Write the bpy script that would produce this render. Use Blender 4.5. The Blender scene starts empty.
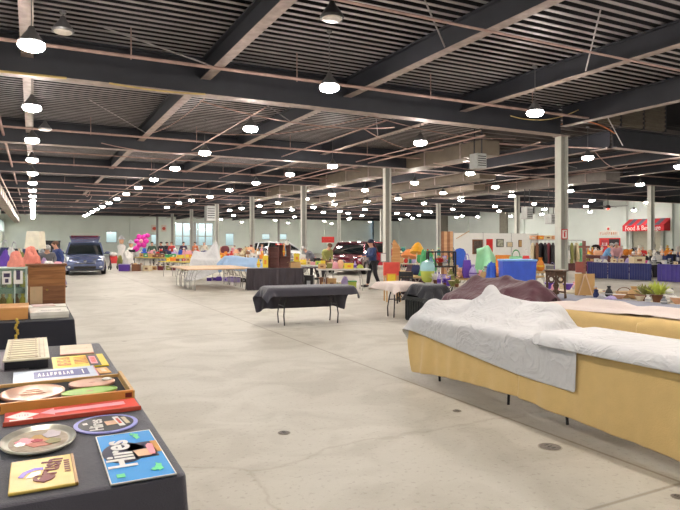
EXPOSURE=0.06; SKY=0.8; LAMP=235.0
import bpy, math, random
import numpy as np
from mathutils import Vector, Matrix, Euler
PI = math.pi
R = math.radians
rnd = random.Random(7)
scene = bpy.context.scene
C = scene.collection
YAW = R(27.1); CO, SI = math.cos(YAW), math.sin(YAW)
EYE = 1.65; FP = 600.0; HOR = 243.0

def at(px, py, z=0.0):
    """world point at height z seen at a pixel of the photograph"""
    zc = FP*(EYE-z)/(py-HOR); xc = (px-340)/FP*zc
    return (xc*CO+zc*SI, zc*CO-xc*SI, z)

def dp(px, zc, z=0.0):
    """world point at distance zc ahead of the camera, in the direction of image column px"""
    xc = (px-340)/FP*zc
    return (xc*CO+zc*SI, zc*CO-xc*SI, z)

# ------------------------------------------------------------------ materials
MATS = {}
def lin(c):
    return tuple(((v/255)/12.92 if v/255 <= .04045 else ((v/255+.055)/1.055)**2.4) for v in c)

def M(name, rgb, rough=.6, metal=0.0, var=.10, scale=6.0, bump=0.0, bscale=40.0, emit=0.0, sheen=0.0, trans=0.0, spec=.5, coat=0.0):
    if name in MATS: return MATS[name]
    m = bpy.data.materials.new(name); m.use_nodes = True
    nt = m.node_tree; bs = nt.nodes['Principled BSDF']
    c = lin(rgb)
    tc = nt.nodes.new('ShaderNodeTexCoord')
    nz = nt.nodes.new('ShaderNodeTexNoise'); nz.inputs['Scale'].default_value = scale; nz.inputs['Detail'].default_value = 4
    nt.links.new(tc.outputs['Object'], nz.inputs['Vector'])
    rp = nt.nodes.new('ShaderNodeValToRGB')
    rp.color_ramp.elements[0].position = .3; rp.color_ramp.elements[1].position = .7
    rp.color_ramp.elements[0].color = (*[v*(1-var) for v in c], 1)
    rp.color_ramp.elements[1].color = (*[min(1, v*(1+var)) for v in c], 1)
    nt.links.new(nz.outputs['Fac'], rp.inputs['Fac'])
    nt.links.new(rp.outputs['Color'], bs.inputs['Base Color'])
    bs.inputs['Roughness'].default_value = rough
    bs.inputs['Metallic'].default_value = metal
    bs.inputs['Specular IOR Level'].default_value = spec
    if coat: bs.inputs['Coat Weight'].default_value = coat; bs.inputs['Coat Roughness'].default_value = .08
    if sheen: bs.inputs['Sheen Weight'].default_value = sheen
    if trans: bs.inputs['Transmission Weight'].default_value = trans
    if emit:
        bs.inputs['Emission Color'].default_value = (*c, 1); bs.inputs['Emission Strength'].default_value = emit
    if bump:
        nb = nt.nodes.new('ShaderNodeTexNoise'); nb.inputs['Scale'].default_value = bscale; nb.inputs['Detail'].default_value = 3
        nt.links.new(tc.outputs['Object'], nb.inputs['Vector'])
        bp = nt.nodes.new('ShaderNodeBump'); bp.inputs['Strength'].default_value = bump; bp.inputs['Distance'].default_value = .02
        nt.links.new(nb.outputs['Fac'], bp.inputs['Height']); nt.links.new(bp.outputs['Normal'], bs.inputs['Normal'])
    MATS[name] = m
    return m

def wood(name, a, b, scale=3.0, rough=.5, stretch=(1, 12, 12)):
    if name in MATS: return MATS[name]
    m = bpy.data.materials.new(name); m.use_nodes = True
    nt = m.node_tree; bs = nt.nodes['Principled BSDF']
    tc = nt.nodes.new('ShaderNodeTexCoord'); mp = nt.nodes.new('ShaderNodeMapping'); mp.inputs['Scale'].default_value = stretch
    nt.links.new(tc.outputs['Object'], mp.inputs['Vector'])
    nz = nt.nodes.new('ShaderNodeTexNoise'); nz.inputs['Scale'].default_value = scale; nz.inputs['Detail'].default_value = 6; nz.inputs['Distortion'].default_value = .8
    nt.links.new(mp.outputs[0], nz.inputs['Vector'])
    rp = nt.nodes.new('ShaderNodeValToRGB'); rp.color_ramp.elements[0].position = .35; rp.color_ramp.elements[1].position = .65
    rp.color_ramp.elements[0].color = (*lin(a), 1); rp.color_ramp.elements[1].color = (*lin(b), 1)
    nt.links.new(nz.outputs['Fac'], rp.inputs['Fac']); nt.links.new(rp.outputs['Color'], bs.inputs['Base Color'])
    bs.inputs['Roughness'].default_value = rough
    MATS[name] = m
    return m

def glass(name, tint=(230, 240, 245), refl=.12):
    if name in MATS: return MATS[name]
    m = bpy.data.materials.new(name); m.use_nodes = True
    nt = m.node_tree; nt.nodes.clear()
    o = nt.nodes.new('ShaderNodeOutputMaterial'); mx = nt.nodes.new('ShaderNodeMixShader')
    t = nt.nodes.new('ShaderNodeBsdfTransparent'); g = nt.nodes.new('ShaderNodeBsdfGlossy')
    t.inputs['Color'].default_value = (*lin(tint), 1); g.inputs['Roughness'].default_value = .05
    mx.inputs[0].default_value = refl
    nt.links.new(t.outputs[0], mx.inputs[1]); nt.links.new(g.outputs[0], mx.inputs[2]); nt.links.new(mx.outputs[0], o.inputs[0])
    MATS[name] = m
    return m

# ------------------------------------------------------------------ mesh builder
def rotm(rx=0, ry=0, rz=0):
    return Euler((rx, ry, rz)).to_matrix()

class MB:
    def __init__(s): s.v = []; s.f = []; s.m = []; s.cm = 0
    def add(s, vs, fs, T=None):
        b = len(s.v)
        for p in vs:
            p = Vector(p)
            if T is not None: p = T @ p
            s.v.append(tuple(p))
        for f in fs: s.f.append(tuple(i+b for i in f)); s.m.append(s.cm)
        return s
    def box(s, c, d, rot=(0, 0, 0), taper=1.0):
        hx, hy, hz = d[0]/2, d[1]/2, d[2]/2; q = rotm(*rot); t = taper
        vs = [(-hx, -hy, -hz), (hx, -hy, -hz), (hx, hy, -hz), (-hx, hy, -hz), (-hx*t, -hy*t, hz), (hx*t, -hy*t, hz), (hx*t, hy*t, hz), (-hx*t, hy*t, hz)]
        vs = [q @ Vector(v)+Vector(c) for v in vs]
        return s.add(vs, [(3, 2, 1, 0), (4, 5, 6, 7), (0, 1, 5, 4), (1, 2, 6, 5), (2, 3, 7, 6), (3, 0, 4, 7)])
    def bar(s, a, b, w, h=None, up=(0, 0, 1)):
        a, b = Vector(a), Vector(b); h = h or w; d = (b-a).normalized(); u = Vector(up)
        if abs(d.dot(u)) > .97: u = Vector((1, 0, 0))
        x = d.cross(u).normalized(); y = x.cross(d).normalized(); vs = []
        for p in (a, b):
            for i, j in ((-1, -1), (1, -1), (1, 1), (-1, 1)): vs.append(p+x*w/2*i+y*h/2*j)
        return s.add(vs, [(0, 1, 2, 3), (7, 6, 5, 4), (0, 4, 5, 1), (1, 5, 6, 2), (2, 6, 7, 3), (3, 7, 4, 0)])
    def tube(s, pts, r, n=8, caps=True):
        pts = [Vector(p) for p in pts]; k = len(pts); rs = r if isinstance(r, (list, tuple)) else [r]*k
        vs = []; fs = []; px = None
        for i, p in enumerate(pts):
            d = (pts[min(i+1, k-1)]-pts[max(i-1, 0)])
            d = d.normalized() if d.length > 1e-9 else Vector((0, 0, 1))
            if px is None:
                u = Vector((0, 0, 1)) if abs(d.z) < .9 else Vector((1, 0, 0))
                px = d.cross(u).normalized()
            else:
                px = (px-d*px.dot(d)).normalized()
            py = d.cross(px)
            for j in range(n):
                t = 2*PI*j/n; vs.append(p+(px*math.cos(t)+py*math.sin(t))*rs[i])
        for i in range(k-1):
            for j in range(n):
                fs.append((i*n+j, i*n+(j+1) % n, (i+1)*n+(j+1) % n, (i+1)*n+j))
        if caps: fs.append(tuple(range(n-1, -1, -1))); fs.append(tuple((k-1)*n+j for j in range(n)))
        return s.add(vs, fs)
    def lathe(s, prof, n=20, c=(0, 0, 0), sx=1, sy=1, rot=(0, 0, 0)):
        q = rotm(*rot); vs = []; fs = []
        for r, z in prof:
            for j in range(n):
                t = 2*PI*j/n; vs.append(q @ Vector((r*sx*math.cos(t), r*sy*math.sin(t), z))+Vector(c))
        k = len(prof)
        for i in range(k-1):
            for j in range(n): fs.append((i*n+j, i*n+(j+1) % n, (i+1)*n+(j+1) % n, (i+1)*n+j))
        if prof[0][0] > 1e-6: fs.append(tuple(range(n-1, -1, -1)))
        if prof[-1][0] > 1e-6: fs.append(tuple((k-1)*n+j for j in range(n)))
        return s.add(vs, fs)
    def ell(s, c, r, n=14, m=8, rot=(0, 0, 0), e=1.0):
        pr = [(max(1e-4, math.cos(-PI/2+PI*i/m))**e, math.sin(-PI/2+PI*i/m)) for i in range(m+1)]
        q = rotm(*rot); vs = []; fs = []
        for a, z in pr:
            for j in range(n):
                t = 2*PI*j/n; vs.append(q @ Vector((r[0]*a*math.cos(t), r[1]*a*math.sin(t), r[2]*z))+Vector(c))
        for i in range(m):
            for j in range(n): fs.append((i*n+j, i*n+(j+1) % n, (i+1)*n+(j+1) % n, (i+1)*n+j))
        return s.add(vs, fs)
    def prism(s, poly, z0, z1, T=None):
        n = len(poly); vs = [(x, y, z0) for x, y in poly]+[(x, y, z1) for x, y in poly]
        fs = [tuple(range(n-1, -1, -1)), tuple(range(n, 2*n))]+[(i, (i+1) % n, n+(i+1) % n, n+i) for i in range(n)]
        return s.add(vs, fs, T)
    def grid(s, fn, nu, nv):
        vs = [fn(i/nu, j/nv) for j in range(nv+1) for i in range(nu+1)]
        fs = [(j*(nu+1)+i, j*(nu+1)+i+1, (j+1)*(nu+1)+i+1, (j+1)*(nu+1)+i) for j in range(nv) for i in range(nu)]
        return s.add(vs, fs)
    def build(s, name, mat, parent=None, loc=(0, 0, 0), rz=0.0, smooth=False, bevel=0, label=None, rot=None):
        me = bpy.data.meshes.new(name); me.from_pydata(s.v, [], s.f)
        for m in (mat if isinstance(mat, (list, tuple)) else [mat]): me.materials.append(m)
        if isinstance(mat, (list, tuple)) and len(mat) > 1: me.polygons.foreach_set('material_index', s.m)
        if smooth:
            me.polygons.foreach_set('use_smooth', [True]*len(me.polygons))
            if smooth != 2:
                try: me.set_sharp_from_angle(angle=R(42))
                except Exception: pass
        me.update()
        o = bpy.data.objects.new(name, me); C.objects.link(o)
        o.location = loc; o.rotation_euler = rot if rot else (0, 0, rz)
        if parent is not None: o.parent = parent
        if bevel:
            b = o.modifiers.new('bevel', 'BEVEL'); b.width = bevel; b.segments = 2; b.limit_method = 'ANGLE'
        if label: o['label'] = label
        return o

def tag(o, label=None, cat=None, group=None, kind=None):
    if label: o['label'] = label
    if cat: o['category'] = cat
    if group: o['group'] = group
    if kind: o['kind'] = kind
    return o
def thing(name, label, cat, loc=(0, 0, 0), rz=0.0, group=None, rot=None):
    o = bpy.data.objects.new(name, None); C.objects.link(o); o.empty_display_size = .1
    o.location = loc; o.rotation_euler = rot if rot else (0, 0, rz)
    return tag(o, label, cat, group)
def struct(name, mb, mat, **k): return tag(mb.build(name, mat, **k), kind='structure')
def copy_tree(o, parent=None, label=None, loc=None, rz=None):
    c = o.copy(); C.objects.link(c)
    if parent is not None: c.parent = parent
    for ch in [x for x in o.children]: copy_tree(ch, c)
    if label: c['label'] = label
    if loc is not None: c.location = loc
    if rz is not None: c.rotation_euler = (0, 0, rz)
    return c

def text(body, size, loc, parent, mat, name='lettering', rot=(0, 0, 0), depth=.002, sx=1.0, bold=.0, align='CENTER', shear=0):
    cu = bpy.data.curves.new('lettering_curve', 'FONT'); cu.body = body; cu.size = size; cu.extrude = depth/2
    cu.align_x = align; cu.align_y = 'CENTER'; cu.offset = bold*size; cu.resolution_u = 3; cu.shear = shear
    t = bpy.data.objects.new('lettering_curve', cu); C.objects.link(t)
    dg = bpy.context.evaluated_depsgraph_get(); dg.update()
    me = bpy.data.meshes.new_from_object(t.evaluated_get(dg))
    bpy.data.objects.remove(t); bpy.data.curves.remove(cu)
    me.materials.clear(); me.materials.append(mat)
    o = bpy.data.objects.new(name, me); C.objects.link(o); o.parent = parent
    o.location = loc; o.rotation_euler = rot; o.scale = (sx, 1, 1)
    return o

# ------------------------------------------------------------------ cloth solver (position based)
def cloth(name, mat, x0, x1, y0, y1, zs, boxes=(), ells=(), sp=.05, steps=200, iters=14, seed=1, margin=.022, rz=0.0, org=(0, 0), noise=.004, thick=.004, sub=1, wind=0.0, slack=1.0, ruck=None):
    """drop a sheet onto boxes (cx,cy,hx,hy,ztop[,zbot]) and ellipsoids (cx,cy,cz,rx,ry,rz) given in its own frame"""
    rg = np.random.RandomState(seed)
    nx = max(3, int(round((x1-x0)/sp))+1); ny = max(3, int(round((y1-y0)/sp))+1)
    xs = np.linspace(x0, x1, nx); ys = np.linspace(y0, y1, ny)
    X, Y = np.meshgrid(xs, ys); P = np.stack([X, Y, np.full_like(X, zs)], -1)
    P[..., 2] += rg.rand(ny, nx)*noise
    P[..., :2] += (rg.rand(ny, nx, 2)-.5)*noise
    if ruck is not None: P = ruck(P)
    dx = (xs[1]-xs[0])*slack; dy = (ys[1]-ys[0])*slack; dd = math.hypot(dx, dy)
    V = np.zeros_like(P); dt = .022
    def con(a, b, rest, k):
        d = b-a; L = np.sqrt((d*d).sum(-1, keepdims=True))+1e-9
        c = d*(.5*k*(L-rest)/L); a += c; b -= c
    def solve():
        for o in (0, 1):
            n = (nx-o)//2
            if n: con(P[:, o:o+2*n:2], P[:, o+1:o+2*n:2], dx, 1.0)
            n = (ny-o)//2
            if n: con(P[o:o+2*n:2], P[o+1:o+2*n:2], dy, 1.0)
        for o in (0, 1):
            n = (ny-o)//2
            A = P[o:o+2*n:2]; B = P[o+1:o+2*n:2]
            for p in (0, 1):
                con(A[:, p:-1:2], B[:, p+1::2][:, :A[:, p:-1:2].shape[1]], dd, .35)
                con(A[:, p+1::2], B[:, p:-1:2][:, :A[:, p+1::2].shape[1]], dd, .35)
        for o in (0, 1, 2, 3):
            a = P[:, o::4]; b = P[:, o+2::4]; n = min(a.shape[1], b.shape[1])
            if n: con(a[:, :n], b[:, :n], 2*dx, .06)
            a = P[o::4]; b = P[o+2::4]; n = min(a.shape[0], b.shape[0])
            if n: con(a[:n], b[:n], 2*dy, .06)
    m = margin
    def collide(Q):
        hit = np.zeros(P.shape[:2], bool)
        for bx in boxes:
            cx, cy, hx, hy, zt = bx[:5]; zb = bx[5] if len(bx) > 5 else -9
            ddx = P[..., 0]-cx; ddy = P[..., 1]-cy
            ax = hx+m-np.abs(ddx); ay = hy+m-np.abs(ddy); az = zt+m-P[..., 2]
            ins = (ax > 0) & (ay > 0) & (az > 0) & (P[..., 2] > zb)
            if not ins.any(): continue
            mn = np.minimum(np.minimum(ax, ay), az)
            ix = ins & (ax == mn); iy = ins & (ay == mn) & ~ix; iz = ins & ~ix & ~iy
            P[..., 0][ix] += (np.sign(ddx)*ax)[ix]; P[..., 1][iy] += (np.sign(ddy)*ay)[iy]; P[..., 2][iz] += az[iz]
            hit |= ins
        for (cx, cy, cz, rx, ry, rz_) in ells:
            d = P-np.array([cx, cy, cz]); q = d/np.array([rx+m, ry+m, rz_+m]); L = np.sqrt((q*q).sum(-1))
            ins = L < 1
            if ins.any():
                P[ins] = (np.array([cx, cy, cz])+d/np.maximum(L, 1e-3)[..., None])[ins]; hit |= ins
        fl = P[..., 2] < .012
        P[..., 2][fl] = .012; hit |= fl
        return hit
    for st in range(steps):
        V[..., 2] -= 3.2*dt
        if wind: V[..., :2] += (rg.rand(ny, nx, 2)-.5)*wind*(1 if st < steps*.7 else 0)
        V *= .985
        sp_ = np.sqrt((V*V).sum(-1, keepdims=True)); V *= np.minimum(1, 2.0/np.maximum(sp_, 1e-6))
        Q = P.copy(); P += V*dt
        for it in range(iters): solve()
        hit = collide(Q)
        V = (P-Q)/dt
        V[hit] *= .35
    mb = MB(); z0 = 0.0
    cxm, cym = (x0+x1)/2, (y0+y1)/2
    mb.v = [tuple(p) for p in (P-np.array([cxm, cym, 0])).reshape(-1, 3)]
    mb.f = [(j*nx+i, j*nx+i+1, (j+1)*nx+i+1, (j+1)*nx+i) for j in range(ny-1) for i in range(nx-1)]
    mb.m = [0]*len(mb.f)
    loc = Vector((org[0], org[1], 0))+rotm(0, 0, rz) @ Vector((cxm, cym, 0))
    o = mb.build(name, mat, loc=loc, rz=rz, smooth=2)
    if thick:
        s = o.modifiers.new('thick', 'SOLIDIFY'); s.thickness = thick; s.offset = 1
    if sub:
        u = o.modifiers.new('sub', 'SUBSURF'); u.levels = sub; u.render_levels = sub
    return o

def crease(m, scale=3.5, strength=.6, dist=.03, detail=3):
    """ridged wrinkles added in front of a material's bump"""
    nt = m.node_tree; bs = nt.nodes['Principled BSDF']; N = nt.nodes.new; L = nt.links.new
    tc = N('ShaderNodeTexCoord'); nz = N('ShaderNodeTexNoise'); nz.inputs['Scale'].default_value = scale; nz.inputs['Detail'].default_value = detail; nz.inputs['Distortion'].default_value = .9
    L(tc.outputs['Object'], nz.inputs['Vector'])
    a = N('ShaderNodeMath'); a.operation = 'SUBTRACT'; a.inputs[1].default_value = .5; L(nz.outputs['Fac'], a.inputs[0])
    b = N('ShaderNodeMath'); b.operation = 'ABSOLUTE'; L(a.outputs[0], b.inputs[0])
    c = N('ShaderNodeMath'); c.operation = 'POWER'; c.inputs[1].default_value = .6; L(b.outputs[0], c.inputs[0])
    bp = N('ShaderNodeBump'); bp.invert = True; bp.inputs['Strength'].default_value = strength; bp.inputs['Distance'].default_value = dist; L(c.outputs[0], bp.inputs['Height'])
    old = bs.inputs['Normal'].links
    if old: L(old[0].from_socket, bp.inputs['Normal'])
    L(bp.outputs[0], bs.inputs['Normal'])
    return m

def drape(name, mat, x0, x1, y0, y1, z, drop, amp=.014, seed=0, flare=.03):
    """taut cloth over a table top falling straight on all sides, with shallow folds"""
    r = .035; pts = []; rr = random.Random(seed)
    def seg(a, b, nrm):
        L_ = math.hypot(b[0]-a[0], b[1]-a[1]); n = max(2, int(L_/.03))
        for i in range(n): t = i/n; pts.append((a[0]+(b[0]-a[0])*t, a[1]+(b[1]-a[1])*t, nrm[0], nrm[1], 0))
    def arc(cx, cy, a0):
        for i in range(6): t = a0+PI/2*i/6; pts.append((cx+r*math.cos(t), cy+r*math.sin(t), math.cos(t), math.sin(t), math.sin(PI*i/6)))
    seg((x0+r, y0), (x1-r, y0), (0, -1)); arc(x1-r, y0+r, -PI/2); seg((x1, y0+r), (x1, y1-r), (1, 0)); arc(x1-r, y1-r, 0); seg((x1-r, y1), (x0+r, y1), (0, 1)); arc(x0+r, y1-r, PI/2); seg((x0, y1-r), (x0, y0+r), (-1, 0)); arc(x0+r, y0+r, PI)
    n = len(pts); mb = MB(); vs = []
    ph = [rr.random()*6 for _ in range(4)]
    rings = [(-.03, 0, 0), (-.012, -.001, 0), (-.003, -.006, 0), (0, -.016, 0)]+[(0, -.016-drop*v/8, v/8) for v in range(1, 9)]
    for (o, dz, v) in rings:
        s = 0
        for k, (px, py, nx, ny, cn) in enumerate(pts):
            s = k*.03
            f = amp*(math.sin(s*9+ph[0])+.6*math.sin(s*17+ph[1])+.4*math.sin(s*31+ph[2]))*v+flare*v*(.6+cn*1.4)
            vs.append((px+nx*(o+f), py+ny*(o+f), z+dz+(.02*v*math.sin(s*3+ph[3])-.03*cn*v if v > .9 else 0)))
    fs = [(i*n+j, i*n+(j+1) % n, (i+1)*n+(j+1) % n, (i+1)*n+j) for i in range(len(rings)-1) for j in range(n)]
    fs.append(tuple(range(n))[::1])
    cx, cy = (x0+x1)/2, (y0+y1)/2
    mb.add([(a-cx, b-cy, c) for a, b, c in vs], [f[::-1] if i < len(fs)-1 else f for i, f in enumerate(fs)])
    o = mb.build(name, mat, loc=(cx, cy, 0), smooth=True)
    return o
# ------------------------------------------------------------------ camera, world
cam = bpy.data.cameras.new('camera'); co = bpy.data.objects.new('camera', cam); C.objects.link(co); scene.camera = co
co.location = (0, 0, EYE); co.rotation_euler = (R(90), 0, -YAW)
cam.sensor_fit = 'HORIZONTAL'; cam.sensor_width = 36; cam.lens = 36*FP/680; cam.shift_y = -12/680; cam.clip_end = 400; cam.clip_start = .05
scene.view_settings.view_transform = 'Standard'; scene.view_settings.look = 'None'; scene.view_settings.gamma = 1
scene.view_settings.use_curve_mapping = False
scene.view_settings.exposure = EXPOSURE
w = bpy.data.worlds.new('world'); scene.world = w; w.use_nodes = True
bg = w.node_tree.nodes['Background']
sk = w.node_tree.nodes.new('ShaderNodeTexSky'); sk.sky_type = 'NISHITA'; sk.sun_elevation = R(35); sk.sun_rotation = R(200); sk.sun_disc = False; sk.air_density = 1.2; sk.dust_density = 2.5
w.node_tree.links.new(sk.outputs[0], bg.inputs[0]); bg.inputs[1].default_value = SKY
scene.cycles.max_bounces = 8; scene.cycles.diffuse_bounces = 4; scene.cycles.sample_clamp_indirect = 4
scene.cycles.transparent_max_bounces = 12

# ------------------------------------------------------------------ floor
def floor_mat():
    m = bpy.data.materials.new('polished_concrete'); m.use_nodes = True; nt = m.node_tree; L = nt.links.new; N = nt.nodes.new
    bs = nt.nodes['Principled BSDF']
    tc = N('ShaderNodeTexCoord')
    def noise(sc, det=6, dist=0.0, stretch=None):
        n = N('ShaderNodeTexNoise'); n.inputs['Scale'].default_value = sc; n.inputs['Detail'].default_value = det; n.inputs['Distortion'].default_value = dist
        if stretch:
            mp = N('ShaderNodeMapping'); mp.inputs['Scale'].default_value = stretch; L(tc.outputs['Object'], mp.inputs[0]); L(mp.outputs[0], n.inputs['Vector'])
        else: L(tc.outputs['Object'], n.inputs['Vector'])
        return n
    def ramp(n, p0, c0, p1, c1):
        r = N('ShaderNodeValToRGB'); r.color_ramp.elements[0].position = p0; r.color_ramp.elements[1].position = p1
        r.color_ramp.elements[0].color = (*c0, 1); r.color_ramp.elements[1].color = (*c1, 1); L(n, r.inputs[0]); return r.outputs[0]
    def mul(a, b, f=1.0):
        x = N('ShaderNodeMix'); x.data_type = 'RGBA'; x.blend_type = 'MULTIPLY'; x.inputs[0].default_value = f; L(a, x.inputs[6]); L(b, x.inputs[7]); return x.outputs[2]
    base = ramp(noise(.28, 8, .6).outputs[0], .3, lin((178, 172, 160)), .7, lin((199, 194, 182)))
    st = ramp(noise(1.3, 8, 1.2).outputs[0], .38, (.86, .85, .83), .55, (1, 1, 1))
    sw = ramp(noise(1.0, 7, .4, (.35, 2.2, 1)).outputs[0], .33, (.96, .955, .945), .62, (1.01, 1.01, 1.01))
    sp = ramp(noise(26, 3).outputs[0], .30, (.82, .80, .78), .42, (1, 1, 1))
    fine = ramp(noise(120, 2).outputs[0], .3, (.95, .95, .95), .7, (1.03, 1.03, 1.03))
    col = mul(mul(mul(mul(base, st), sw), sp), fine)
    # scattered small dark chips
    vo = N('ShaderNodeTexVoronoi'); vo.inputs['Scale'].default_value = .55; L(tc.outputs['Object'], vo.inputs['Vector'])
    col = mul(col, ramp(vo.outputs['Distance'], .030, (.55, .52, .48), .045, (1, 1, 1)))
    # hairline cracks
    vc = N('ShaderNodeTexVoronoi'); vc.feature = 'DISTANCE_TO_EDGE'; vc.inputs['Scale'].default_value = .23
    nd = noise(1.5, 5); mv = N('ShaderNodeMix'); mv.data_type = 'RGBA'; mv.inputs[0].default_value = .35; L(tc.outputs['Object'], mv.inputs[6]); L(nd.outputs['Color'], mv.inputs[7]); L(mv.outputs[2], vc.inputs['Vector'])
    col = mul(col, ramp(vc.outputs['Distance'], .0015, (.86, .84, .81), .004, (1, 1, 1)))
    # saw-cut joints
    sx = N('ShaderNodeSeparateXYZ'); L(tc.outputs['Object'], sx.inputs[0])
    def joint(out, off, per):
        a = N('ShaderNodeMath'); a.operation = 'SUBTRACT'; a.inputs[1].default_value = off; L(out, a.inputs[0])
        b = N('ShaderNodeMath'); b.operation = 'PINGPONG'; b.inputs[1].default_value = per/2; L(a.outputs[0], b.inputs[0])
        return ramp(b.outputs[0], .006, (.62, .58, .53), .022, (1, 1, 1))
    col = mul(mul(col, joint(sx.outputs[0], 3.98, 8.1)), joint(sx.outputs[1], 2.6, 8.1))
    L(col, bs.inputs['Base Color'])
    rr = N('ShaderNodeMapRange'); rr.inputs[3].default_value = .42; rr.inputs[4].default_value = .62; L(noise(.9, 5).outputs[0], rr.inputs[0]); L(rr.outputs[0], bs.inputs['Roughness'])
    bp = N('ShaderNodeBump'); bp.inputs['Strength'].default_value = .12; bp.inputs['Distance'].default_value = .01; L(noise(30, 4).outputs[0], bp.inputs['Height']); L(bp.outputs[0], bs.inputs['Normal'])
    return m
XL, XR, YN, YF = -3.2, 50.0, -7.0, 86.0
mb = MB(); mb.box(((XL+XR)/2, (YN+YF)/2, -.1), (XR-XL+.6, YF-YN+.6, .2)); fl = struct('floor', mb, floor_mat())
# drain covers set in the slab
def cover(px, py, r, label):
    p = at(px, py, .0)
    mb = MB(); mb.lathe([(r, 0), (r, .004), (r*.93, .006), (0, .006)], 28)
    o = mb.build('floor_drain_cover', M('iron_cover', (112, 104, 96), .6, .4, .25, 30, .4, 60), loc=p); tag(o, label, 'drain cover')
    m2 = MB(); m2.lathe([(r*1.12, 0), (r*1.12, .003), (r*1.0, .003)], 28); m2.build('rim', M('cover_rim', (150, 142, 130), .7), o)
    [MB().box((0, r*q, .0065), (r*.5, .01, .001)).build('slot', M('dark_gap', (30, 28, 26)), o) for q in (-.45, 0, .45)]
cover(550, 447, .085, 'round iron drain cover in the floor before the long gold-draped table')
cover(457, 411, .04, 'tiny round floor plug between the folding leg and the big drain cover')
cover(284, 433, .05, 'small round floor cap alone in the open concrete aisle')
cover(678, 497, .04, 'small cap in the floor joint below the gold cloth, farthest right')

# ------------------------------------------------------------------ walls
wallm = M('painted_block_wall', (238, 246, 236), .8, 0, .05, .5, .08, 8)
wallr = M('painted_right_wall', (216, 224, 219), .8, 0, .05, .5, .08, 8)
HW = 7.6
def xof(px, Y): # X on the back wall seen in column px
    t = math.tan(YAW+math.atan((px-340)/FP)); return Y*t
def wall_y(name, Y, xs0, xs1, holes, mat):
    """wall across X at depth Y, with window holes (x0,x1,z0,z1)"""
    mb = MB(); cur = xs0
    for (a, b, z0, z1) in sorted(holes):
        if a > cur: mb.box(((cur+a)/2, Y+.15, HW/2), (a-cur, .3, HW))
        mb.box(((a+b)/2, Y+.15, z0/2), (b-a, .3, z0)); mb.box(((a+b)/2, Y+.15, (z1+HW)/2), (b-a, .3, HW-z1)); cur = b
    mb.box(((cur+xs1)/2, Y+.15, HW/2), (xs1-cur, .3, HW))
    return struct(name, mb, mat)
zb = lambda py, zc: EYE+(HOR-py)*zc/FP
holes = []
for (a, b, p0, p1) in [(106, 117, 231, 243), (151, 158, 234, 245), (175, 213, 222.5, 246), (225.5, 234, 233, 246), (262, 270, 233.5, 240), (278, 287, 233.5, 240)]:
    xa, xb = xof(a, YF), xof(b, YF); zc = YF*CO+(xa+xb)/2*SI
    holes.append((xa, xb, zb(p1, zc), zb(p0, zc)))
wall_y('wall_back', YF, XL-.3, XR+.3, holes, wallm)
framem = M('window_frame', (196, 200, 200), .5); pane = glass('window_glass', (225, 238, 250), .06)
for n, (a, b, z0, z1) in enumerate(holes):
    nm = n+1
    f = MB(); t = .12
    f.box(((a+b)/2, YF+.12, z0+t/2), (b-a, .16, t)); f.box(((a+b)/2, YF+.12, z1-t/2), (b-a, .16, t))
    nb = 5 if b-a > 4 else 1
    for i in range(nb+1): f.box((a+(b-a)*i/nb, YF+.12, (z0+z1)/2), (t if i in (0, nb) else .14, .15, z1-z0))
    if b-a > 4: f.box(((a+b)/2, YF+.12, z0+(z1-z0)*.42), (b-a, .1, .1)); f.box(((a+b)/2, YF+.05, (z0+z1)/2), (.55, .3, z1-z0))
    w_ = struct(f'window_{nm}', f, framem)
    g = MB(); g.box(((a+b)/2, YF+.15, (z0+z1)/2), (b-a-.02, .015, z1-z0-.02)); g.build('pane', pane, w_)
# right wall with two tall slot windows near the back corner
hr = []
for (a, b, p0, p1) in [(368, 374, 221, 246), (382, 385, 222, 246)]:
    ya = XR/math.tan(YAW+math.atan((a-340)/FP)); yb = XR/math.tan(YAW+math.atan((b-340)/FP)); zc = (ya+yb)/2*CO+XR*SI
    hr.append((min(ya, yb), max(ya, yb), zb(p1, zc), zb(p0, zc)))
mb = MB(); cur = YN-.3
for (a, b, z0, z1) in sorted(hr):
    mb.box((XR+.15, (cur+a)/2, HW/2), (.3, a-cur, HW)); mb.box((XR+.15, (a+b)/2, z0/2), (.3, b-a, z0)); mb.box((XR+.15, (a+b)/2, (z1+HW)/2), (.3, b-a, HW-z1)); cur = b
mb.box((XR+.15, (cur+YF)/2, HW/2), (.3, YF-cur, HW))
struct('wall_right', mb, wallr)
for n, (a, b, z0, z1) in enumerate(hr):
    f = MB(); f.box((XR+.1, a+.06, (z0+z1)/2), (.14, .12, z1-z0)); f.box((XR+.1, b-.06, (z0+z1)/2), (.14, .12, z1-z0)); f.box((XR+.1, (a+b)/2, z0+(z1-z0)*.5), (.14, b-a, .1))
    w_ = struct(f'window_{n+7}', f, framem); g = MB(); g.box((XR+.15, (a+b)/2, (z0+z1)/2), (.015, b-a-.02, z1-z0-.02)); g.build('pane', pane, w_)
mb = MB(); mb.box(((XL+XR)/2, YN-.15, HW/2), (XR-XL+.6, .3, HW)); struct('wall_front', mb, wallm)
# left wall with a run of high windows
mb = MB(); mb.box((XL-.15, (YN+YF)/2, 1.5), (.3, YF-YN, 3.0)); mb.box((XL-.15, (YN+YF)/2, 6.0), (.3, YF-YN, 3.2))
for k in range(19): mb.box((XL-.15, YN+2+k*5, 3.7), (.3, 2.6, 1.5))
struct('wall_left', mb, wallm)
for k in range(18):
    y = YN+4.5+k*5; f = MB(); f.box((XL-.1, y, 3.06), (.1, 2.4, .08)); f.box((XL-.1, y, 4.34), (.1, 2.4, .08)); f.box((XL-.1, y, 3.7), (.08, .08, 1.3))
    w_ = struct(f'window_{k+9}', f, framem); g = MB(); g.box((XL-.15, y, 3.7), (.015, 2.38, 1.38)); g.build('pane', pane, w_)

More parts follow.
